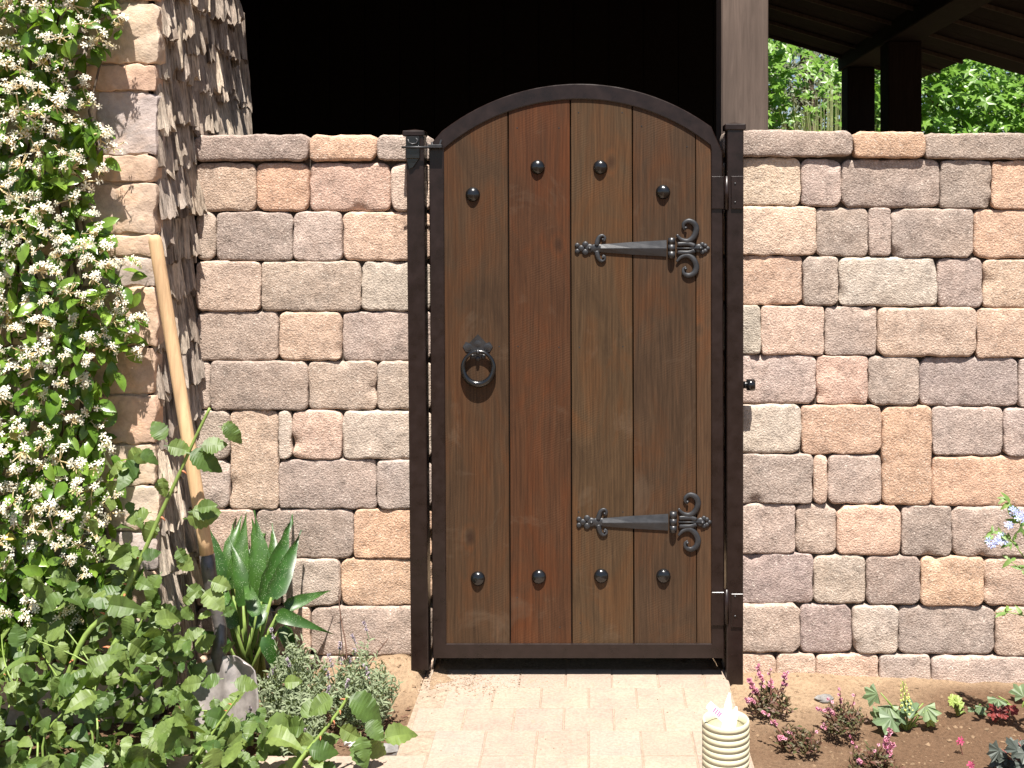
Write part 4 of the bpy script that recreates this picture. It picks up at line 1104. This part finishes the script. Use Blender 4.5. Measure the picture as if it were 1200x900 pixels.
def spike(b, p0, p1, r, n, size, mi=1, seed=0):
    r_ = random.Random(seed)
    b.tube([p0, p1], [0.0016, 0.0009], 4, mi=0)
    for i in range(n):
        t = r_.uniform(0.45, 1.02); c = p0.lerp(p1, t); d_ = Vector((r_.uniform(-1, 1), r_.uniform(-1, 1), r_.uniform(-.4, 1))).normalized()
        s_ = d_.orthogonal().normalized() * size * .45; u_ = d_.cross(s_).normalized() * size * .45
        q = c + d_ * r
        b.add([c, q + s_, q + d_ * size * .5, q - s_], [(0, 1, 2, 3)], mi); b.add([c, q + u_, q + d_ * size * .5, q - u_], [(0, 1, 2, 3)], mi)
def lavender(px, py, Y, r, h, n, seed, label, spikes):
    p = P(px, py, Y); root = empty('lavender', p); tag(root, label, 'lavender', 'grey lavender clumps beside the path')
    b, tips = tuft_mesh(r, h, n, 0.026, 0.0056, seed, 24); b.v = [(x + p.x, y + p.y, z + p.z) for x, y, z in b.v]
    o = b.build('foliage', M['lav'], root); tag(o, kind='stuff')
    for i in range(spikes):
        t = tips[(i * 7) % len(tips)] + p; s_ = MB(); t2 = t + Vector((U(-.03, .03), U(-.02, .02), U(.04, .085)))
        spike(s_, t, t2, 0.004, 16, 0.007, 1, seed * 50 + i); s_.build('flower_spike', [M['lav'], M['lavflower']], root)
lavender(346, 852, -0.36, 0.115, 0.255, 150, 5, 'dense grey green lavender clump right beside the shovel blade', 3)
lavender(345, 885, -0.50, 0.10, 0.15, 90, 6, 'low grey lavender clump in front of the shovel bed edge', 2)
lavender(425, 853, -0.38, 0.115, 0.235, 115, 7, 'lavender clump with pale flower spikes close to the gate path', 12)
def gaura(px, py, Y, r, h, n, seed, label, spk):
    p = P(px, py, Y); root = empty('gaura', p); tag(root, label, 'plant', 'small dark pink flowered tufts in soil bed')
    b, tips = tuft_mesh(r, h, n, 0.020, 0.0062, seed, 11); b.v = [(x + p.x, y + p.y, z + p.z) for x, y, z in b.v]
    o = b.build('foliage', M['gaura'], root); tag(o, kind='stuff')
    for (dx, dz, nf) in spk:
        s_ = MB(); t = p + Vector((dx * .4, U(-.02, .02), h * .5)); t2 = p + Vector((dx, U(-.04, .02), dz))
        spike(s_, t, t2, 0.006, nf, 0.0125, 1, seed * 40 + int(dx * 1000)); s_.build('flower_spike', [M['stemred'], M['gauraflower']], root)
gaura(903, 838, -0.27, 0.075, 0.085, 60, 21, 'dark tuft with most pink flower spikes next to the hinge post', [(-.065, .105, 26), (-.035, .145, 26), (-.055, .075, 20), (.0, .135, 12), (.045, .13, 14), (-.08, .06, 16), (.05, .09, 6)])
gaura(988, 856, -0.36, 0.075, 0.075, 60, 22, 'reddish green tuft in front of small grey stone beside the yellow spiked plant', [(-.05, .07, 12), (-.01, .12, 8), (.035, .115, 2), (-.07, .055, 8), (-.045, .1, 2)])
gaura(936, 879, -0.44, 0.07, 0.065, 52, 23, 'dark tuft nearest the cream ribbed pot', [(-.095, .105, 6), (-.06, .05, 8), (.07, .085, 4), (-.03, .06, 2)])
gaura(1024, 908, -0.57, 0.075, 0.07, 56, 24, 'dark tuft with bright pink bloom cut by bottom picture edge', [(.04, .125, 26), (.055, .085, 16), (-.07, .12, 3), (-.05, .05, 6), (.0, .10, 2)])

# ------------------------------------------------------------------ small bed plants on the right
def lobed(L, seed, lobes=5, depth=0.35):
    r_ = random.Random(seed); V = [(0, 0.15 * L, 0.0)]; F = []; n = lobes * 4
    for i in range(n + 1):
        a = -2.5 + 5.0 * i / n; rr = 0.55 * L * (1 - depth * (0.5 + 0.5 * cos(2 * pi * i / 4))) * r_.uniform(.9, 1.08)
        V.append((sin(a) * rr, 0.42 * L + cos(a) * rr, 0.10 * L * sin(i * 1.9) * .6 - .12 * rr))
    F = [(0, i, i + 1) for i in range(1, n + 1)]
    return V, F
lob = {k: [geo_mesh('leaf', *lobed(.06, s_ + 3, l_, dp), M[k], False) for s_, l_, dp in ((1, 5, .4), (2, 4, .5), (3, 5, .25))] for k in ('snapleaf', 'limeleaf', 'redleaf', 'greyleaf')}
def leafy(name, px, py, Y, leaves, label, cat, key, stemmat='cane', group=None):
    p = P(px, py, Y); root = empty(name, p); tag(root, label, cat, group)
    for (x, y, s, up, kk) in leaves:
        q = P(x, y, Y + U(-.03, .03)); b = MB(); b.tube([p, p.lerp(q, .6) + Vector((0, 0, .012)), q], [.0035, .0028, .0018], 5); b.build('stalk', M[stemmat], root, True)
        d_ = q - p; put('leaf', rnd.choice(lob[kk or key]), root, q, face_rot((U(-.3, .3), -.75, up), (d_.x * 3 + U(-.2, .2), -.3, U(-.2, .5))), None, (s, s, s))
    return root, p
spk, sp = leafy('flowering_plant', 1062, 858, -0.30, [(1040,822,1.1,.7,None),(1048,838,1.3,.8,None),(1034,832,.9,.6,None),(1082,824,1.1,.6,None),(1076,836,1.0,.9,None),(1068,845,.7,.9,'limeleaf'),(1083,842,.75,.7,'limeleaf'),(1032,812,1.0,.3,None),(1054,828,1.0,.5,None),(1088,832,.7,.3,None)], 'blue green leafy plant with upright yellow flower spike in soil bed', 'plant', 'snapleaf')
b = MB(); t0, t1 = P(1063, 838, -.31), P(1058, 798, -.31); b.tube([sp, t0, t1], [.004, .003, .0015], 6)
for i in range(44):
    t = i / 44; c = t0.lerp(t1, t); a = i * 2.4; r = .017 * (1 - t * .8) + .003; d_ = Vector((cos(a), sin(a), .35)).normalized(); q = c + d_ * r
    b.lathe([(0.0001, .0035), (.0035*(1.25 - t), .0015), (.003*(1.25 - t), -.003), (.0001, -.004)], q, 6, mi=1)
b.build('flower_spike', [M['cane'], M['limeflower']], spk)
leafy('seedling', 1122, 838, -0.22, [(1114,822,.5,.8,None),(1118,820,.45,.6,None),(1130,830,.55,.7,None),(1134,838,.6,.9,None),(1124,826,.5,.5,None)], 'small lime green seedling halfway between yellow spiked plant and red leafed plant', 'plant', 'limeleaf')
leafy('seedling', 1146, 836, -0.20, [(1140,828,.5,.8,None),(1150,826,.55,.6,None),(1154,832,.45,.9,None)], 'small dull green seedling just left of the red leafed plant', 'plant', 'snapleaf')
leafy('red_plant', 1166, 846, -0.25, [(1160,832,.55,.7,None),(1168,828,.6,.8,None),(1176,826,.5,.6,None),(1182,832,.55,.7,None),(1172,836,.45,.9,None),(1164,824,.45,.3,None)], 'small plant with dark red leaves in soil bed near the wall', 'plant', 'redleaf', 'stemred')
leafy('leafy_plant', 1195, 842, -0.16, [(1170,816,1.0,.7,None),(1188,828,.9,.8,None),(1202,820,1.0,.6,None),(1178,824,.8,.5,None),(1205,834,.8,.7,None)], 'broad green leaves low against the wall behind red leafed plant', 'plant', 'snapleaf')
gl = []
for k in range(90): gl.append((U(1135, 1300), U(828, 925), U(.6, 1.1), U(.2, 1.1), None))
gl = [g for g in gl if g[1] > 915 - (g[0] - 1132) * 1.05]
leafy('dusky_plant', 1225, 925, -0.52, gl, 'dusky grey leafed plant filling lower right corner', 'plant', 'greyleaf', 'stemred')
for (x, y, lab) in ((1124, 868, 'single pink flower on thin stem over the soil'), (1138, 896, 'magenta flower at the foot of the dusky grey plant')):
    p = P(x, y, -.42 if y < 880 else -.56); g_ = Vector((p.x + .01, p.y, ground_h(p.x, p.y))); root = empty('pink_flower', g_); tag(root, lab, 'flower')
    b = MB(); b.tube([g_, p], .0014, 5); b.build('stem', M['stemred'], root)
    b = MB(); V = []; F = []
    for k in range(4): star(V, F, tuple(p + Vector((U(-.007, .007), U(-.006, .006), U(-.012, .012)))), Vector((U(-.6, .6), -1, U(-.2, .8))), .010, k)
    b.add(V, F); b.build('petals', M['magenta'], root)
# plumbago branches reaching in at the right edge
plum = empty('plumbago', P(1296, 893, -0.47)); tag(plum, 'plumbago branches with pale blue flowers reaching in from the right edge', 'shrub')
pl = [geo_mesh('leaf', *leaf_geo(L, L * .36, lance, .3, .3, 0, 5, .04, 0, L * 50), M['plumleaf']) for L in (.026, .032, .038)]
def plbranch(pts, nl):
    P3 = spline([tuple(P(*p)) for p in pts], 5); n = len(P3); b = MB(); b.tube(P3, [.003 - .002 * i / n for i in range(n)], 5); b.build('branch', M['cane'], plum, True)
    for k in range(nl):
        i = rnd.randint(n // 6, n - 1); put('leaf', rnd.choice(pl), plum, P3[i] + Vector((U(-.006, .006), U(-.006, .006), U(-.006, .006))), face_rot(rdir(0, -.7, .6, .5), rdir(-.1, -.3, .2, 1)), None, [U(.7, 1.2)] * 3)
plbranch([(1296, 893, -0.47), (1290, 790, -0.47), (1240, 720, -0.43), (1205, 660, -0.41), (1175, 625, -0.39), (1152, 630, -0.38)], 34)
plbranch([(1296, 893, -0.47), (1290, 790, -0.47), (1235, 690, -0.44), (1205, 640, -0.42), (1192, 605, -0.40), (1178, 580, -0.39)], 40)
plbranch([(1296, 893, -0.47), (1290, 790, -0.47), (1240, 740, -0.43), (1210, 725, -0.41), (1182, 718, -0.39), (1174, 722, -0.39)], 12)
plbranch([(1296, 893, -0.47), (1250, 740, -0.47), (1222, 690, -0.44), (1200, 670, -0.42), (1180, 655, -0.40)], 26)
for (x, y) in ((1168, 634), (1175, 631), (1162, 637), (1194, 604), (1200, 607), (1190, 600), (1182, 616)):
    b = MB(); V = []; F = []; c = P(x, y, -.41)
    for k in range(5): star(V, F, tuple(c + Vector((U(-.012, .012), U(-.01, .01), U(-.009, .009)))), Vector((U(-.5, .5), -1, U(0, .8))), .0095, k)
    b.add(V, F); b.build('flower', M['plumflower'], plum)
# dry twigs by the wall on the left
def twig(pts, label):
    P3 = spline([tuple(P(*p)) for p in pts], 4); b = MB(); n = len(P3); b.tube(P3, [.0028 - .0016 * i / n for i in range(n)], 5)
    i = n // 2; b.tube([P3[i], P3[i] + Vector((.012, -.01, .022))], [.0014, .0006], 4); i = n * 3 // 4; b.tube([P3[i], P3[i] + Vector((-.010, -.008, .018))], [.0012, .0005], 4)
    o = b.build('twig', M['twig'], None, True); tag(o, label, 'twig')
twig([(408, 800, -.12), (405, 755, -.09), (400, 728, -.06), (397, 700, -.04), (398, 690, -.04)], 'thin dry twig standing upright against wall behind the lavender')
twig([(425, 800, -.25), (436, 775, -.23), (446, 760, -.22), (455, 748, -.21)], 'dry reddish twig slanting up beside the latch post')

# ------------------------------------------------------------------ pot with plant tags, stones, clods
PC = P(850.5, 842, -0.86); pz = PC.z
pot = empty('ribbed_pot', (PC.x, PC.y, 0)); tag(pot, 'cream ribbed plastic pot holding white plant tags on the path', 'pot')
R0 = 27.5 * sc(-0.86); prof = [(R0 * .86, -0.02), (R0 * .90, 0.0), (R0 * .97, 0.0)]
h = 0.0; ribs = []
step = 0.0158
k = 0
zz = 0.0
while zz > -(pz - 0.022):
    prof += [(R0 * 1.0, zz - step * .12), (R0 * 1.01, zz - step * .5), (R0 * 1.0, zz - step * .80), (R0 * .945, zz - step * .86), (R0 * .945, zz - step * .98)]; zz -= step
prof += [(R0 * 1.02, zz), (R0 * 1.38, zz - 0.002), (R0 * 1.42, zz - 0.010), (R0 * 1.36, -pz + 0.0005)]
b = MB(); b.lathe(prof, (PC.x, PC.y, pz), 40); o = b.build('shell', M['cream'], pot, True); fix_normals(o.data)
b = MB(); b.lathe([(R0 * .88, -0.018), (R0 * .85, -0.10), (0.0001, -0.10)], (PC.x, PC.y, pz), 32); b.build('liner', M['cream'], pot, True)
def plant_tag(cx, cy, ang, w, l, label, point=False, marks=False, dy=0.0):
    c = P(cx, cy, PC.y + dy); s = sc(PC.y); w *= s; l *= s
    root = empty('plant_tag', c); tag(root, label, 'plant tag', 'white tags in the pot')
    ol = [(-w/2, -l/2 - .03), (w/2, -l/2 - .03), (w/2, l/2 * (.2 if point else .92)), (w * .12 if point else w*.36, l/2), (-w * .12 if point else -w*.36, l/2), (-w/2, l/2 * (.2 if point else .92))]
    b = MB(); b.poly(ol, -.0006, .0006); me_ = b.mesh('tag_strip', M['white']); fix_normals(me_)
    rot = Euler((radians(-12), radians(ang), 0)); o = put('tag_strip', me_, root, c, rot)
    if marks:
        b = MB()
        z = -l * .32
        for (ww, kind) in ((.10, 'I'), (.13, 'A'), (.13, 'T'), (.1, 'I')):      # blurred pink lettering
            for (xx, hh) in ((-.26, .10), (-.04, .10), (.18, .10)):
                b.box(xx * w, (xx + .14) * w, -.0012, -.0007, z, z + hh * l * .7)
            b.box(-.26 * w, .30 * w, -.00125, -.0007, z + .015*l, z + .04 * l); z += ww * l
        put('print', b.mesh('print', M['pinkprint']), root, c, rot)
plant_tag(838.5, 833, -52, 9.5, 22, 'short white plant tag with pink print tilted over pot rim', marks=True, dy=-0.045)
plant_tag(852.5, 831, 9, 8.5, 36, 'tallest white plant tag standing pointed in the pot', point=True, dy=-0.01)
plant_tag(860.5, 840, 14, 8, 24, 'shorter pointed white plant tag on wall side of the tallest one', point=True, dy=0.012)
def rock(px, py, Y, sx, sy, sz, mat, name, label, cat='stone'):
    r_ = Vector((U(0, 9), U(0, 9), U(0, 9))); V = []; F = []; n, m_ = 10, 7
    for j in range(m_ + 1):
        for i in range(n):
            a, e = 2*pi*i/n, -pi/2 + pi*j/m_; d_ = Vector((cos(a)*cos(e), sin(a)*cos(e), sin(e))); k = 1 + .35 * noise.noise(d_ * 1.7 + r_); V.append((d_.x*sx*k, d_.y*sy*k, d_.z*sz*k))
    for j in range(m_):
        for i in range(n): F.append((j*n+i, j*n+(i+1) % n, (j+1)*n+(i+1) % n, (j+1)*n+i))
    p = P(px, py, Y); gz = ground_h(p.x, p.y); b = MB(); b.add([(x+p.x, y+p.y, z+gz+sz*.5) for x, y, z in V], F); o = b.build(name, mat); tag(o, label, cat)
rock(456, 868, -0.50, .034, .02, .018, M['pebble'], 'rock', 'white and grey speckled rock at path corner of left bed')
rock(412, 850, -0.46, .022, .018, .022, M['white'], 'rock', 'chalky white lump between lavender clumps', 'stone')
rock(424, 878, -0.54, .018, .012, .012, M['pebble'], 'rock', 'small grey stone by the paver edge under rose leaves')
rock(966, 822, -0.17, .028, .018, .013, M['pebble'], 'rock', 'flat grey stone lying on soil behind the dark tufts')
def scatter(name, n, fx, smin, smax, mat, flat=.6):
    b = MB()
    for k in range(n):
        x, y, z = fx(); s = smin + (smax - smin) * rnd.random() ** 3; a = U(0, 6)
        V = [(x + cos(a + q*pi/2) * s * U(.6, 1.2), y + sin(a + q*pi/2) * s * U(.6, 1.2), z + U(-.2, .2) * s) for q in range(4)] + [(x, y, z + s * flat * U(.6, 1.3)), (x, y, z - s * .4)]
        b.add(V, [(0,1,4),(1,2,4),(2,3,4),(3,0,4),(1,0,5),(2,1,5),(3,2,5),(0,3,5)])
    o = b.build(name, mat); tag(o, kind='stuff'); return o
def fR():
    x, y = U(PX1 + .02, 2.0), U(-.75, -.02); return x, y, ground_h(x, y)
def fL():
    x, y = U(-1.25, PX0 - .01), U(PY1 + .01, -.02); return x, y, ground_h(x, y)
def fP():
    x, y = PX0 + abs(rnd.gauss(0, .16)) , -.02 - abs(rnd.gauss(.08, .07)); return x, max(y, -.5), max(ground_h(x, y), .001)
def fE():
    x, y = U(PX0, PX1), U(-.62, -.03); return x, y, .001
scatter('soil_clods', 1500, fR, .0015, .011, M['clod'])
scatter('soil_clods', 700, fL, .0015, .010, M['clod']); scatter('mulch', 700, lambda: (lambda x, y: (x, y, ground_h(x, y) + .002))(U(-1.2, PX0 - .01), U(PY1 + .01, -.22)), .004, .013, M['mulch'], .25)
M['palegrit'] = m_plain('pale_grit', (0.30, 0.215, 0.155), 0.95, 0.1, 0.4, 0, 60, 0.5)
def fQ():
    x, y = rnd.gauss(-.30, .12), -.02 - abs(rnd.gauss(.10, .05)); return max(x, PX0), y, .0005
scatter('grit', 420, fP, .001, .005, M['palegrit']); scatter('grit', 900, fQ, .001, .0045, M['palegrit']); scatter('grit', 120, fE, .0008, .003, M['clod'])

# ------------------------------------------------------------------ trees beyond the pavilion
def star_leaf(s):
    V = [(0, 0, 0)]; F = []
    for i in range(10):
        a = pi/2 + 2*pi*i/10; r = s if i % 2 == 0 else s * .42; V.append((cos(a)*r, sin(a)*r, -.12*s if i % 2 == 0 else 0))
    F = [(0, 1 + i, 1 + (i+1) % 10) for i in range(10)]; return V, F
def tree(name, base, H, crown_c, crown_r, nleaf, lf, mat, label, seed, limbs=9, clump=0.55):
    r_ = random.Random(seed); root = empty(name, base); tag(root, label, 'tree'); base = Vector(base)
    b = MB(); top = Vector(crown_c) + Vector((0, 0, crown_r[2] * .5)); b.tube([base, base.lerp(top, .35) + Vector((.08, 0, 0)), base.lerp(top, .7), top], [.14, .11, .07, .02], 9); b.build('trunk', M['bark'], root, True)
    cl_ = []
    lb = MB()
    for i in range(limbs * 5):
        d_ = Vector((r_.uniform(-1, 1), r_.uniform(-1, 1), r_.uniform(-1, 1)))
        if d_.length > 1: d_.normalize()
        c = Vector(crown_c) + Vector((d_.x*crown_r[0], d_.y*crown_r[1], d_.z*crown_r[2])); cl_.append(c)
        if i % 5 == 0:
            a = base.lerp(top, r_.uniform(.3, .75)); lb.tube([a, a.lerp(c, .5) + Vector((0, 0, .15)), c], [.045, .03, .008], 6)
    lb.build('limbs', M['bark'], root, True)
    V0, F0 = lf; cr = MB()
    for i in range(nleaf):
        c = r_.choice(cl_); p = c + Vector((r_.gauss(0, clump), r_.gauss(0, clump), r_.gauss(0, clump * .7)))
        n_ = Vector((r_.uniform(-.7, .7), -.6 + r_.uniform(-.6, .6), .7 + r_.uniform(-.5, .5))); R_ = face_rot(n_, (r_.uniform(-1, 1), -.4, r_.uniform(-1, .2))).to_matrix(); k = r_.uniform(.7, 1.25)
        cr.add([R_ @ (Vector(v) * k) + p for v in V0], F0)
    o = cr.build('crown', mat, root); tag(o, kind='stuff')
tree('sweetgum_tree', (4.6, 8.2, 0), 5, (4.6, 7.9, 2.6), (1.9, .9, 1.5), 7500, star_leaf(.085), M['gumleaf'], 'bright green star leafed tree behind pavilion at right edge', 1, 12, .42)
tree('sweetgum_tree', (1.4, 8.6, 0), 5, (1.5, 8.2, 2.7), (.42, .6, 1.2), 2400, star_leaf(.085), M['gumleaf'], 'bright green tree right beside the weathered pavilion post', 2, 9, .24)
lfv = leaf_geo(.10, .028, lance, .2, .3, 0, 3)
tree('olive_tree', (2.75, 10.2, 0), 5, (2.75, 10.0, 3.2), (1.0, .8, 1.5), 4200, lfv, M['olive'], 'dull grey green tree seen between weathered post and dark posts', 3, 9, .35)
pg = empty('pampas_grass', (2.32, 7.0, 0)); tag(pg, 'pale arching grass clump beyond the wall left of dark posts', 'grass')
b = MB()
for i in range(420):
    a = U(0, 2*pi); l = U(1.7, 2.95); sp_ = U(.03, .42); pts = [Vector((2.32 + .12*cos(a), 7.0 + .12*sin(a), 0)), None, None, None]
    for k in range(1, 4): t = k / 3; pts[k] = pts[0] + Vector((cos(a)*sp_*t*t, sin(a)*sp_*t*t, l * (t - .25*t*t*sp_)))
    w = .011; sd = Vector((-sin(a), cos(a), 0)) * w
    V = []
    for k in range(4): f_ = 1 - .8 * k / 3; V += [pts[k] - sd * f_, pts[k] + sd * f_]
    b.add(V, [(0,1,3,2),(2,3,5,4),(4,5,7,6)])
o = b.build('blades', M['pampas'], pg); tag(o, kind='stuff')
b = MB(); r_ = random.Random(5)
V0, F0 = leaf_geo(.17, .09, ellip, .2, .3, 0, 3)
for i in range(14000):
    x = r_.uniform(-4, 13); p = Vector((x, 12.5 + r_.uniform(-.9, .9), r_.uniform(.2, 5.2 + 1.0 * nz(x * .5, 3)))); R_ = face_rot((r_.uniform(-.8, .8), -.6, r_.uniform(0, 1)), (r_.uniform(-1, 1), -.3, r_.uniform(-1, .3))).to_matrix()
    cr_ = r_.uniform(.7, 1.4); b.add([R_ @ (Vector(v) * cr_) + p for v in V0], F0)
o = b.build('woodland', M['hedge']); tag(o, 'dark green mass of woodland far behind the pavilion', 'trees', kind='stuff')
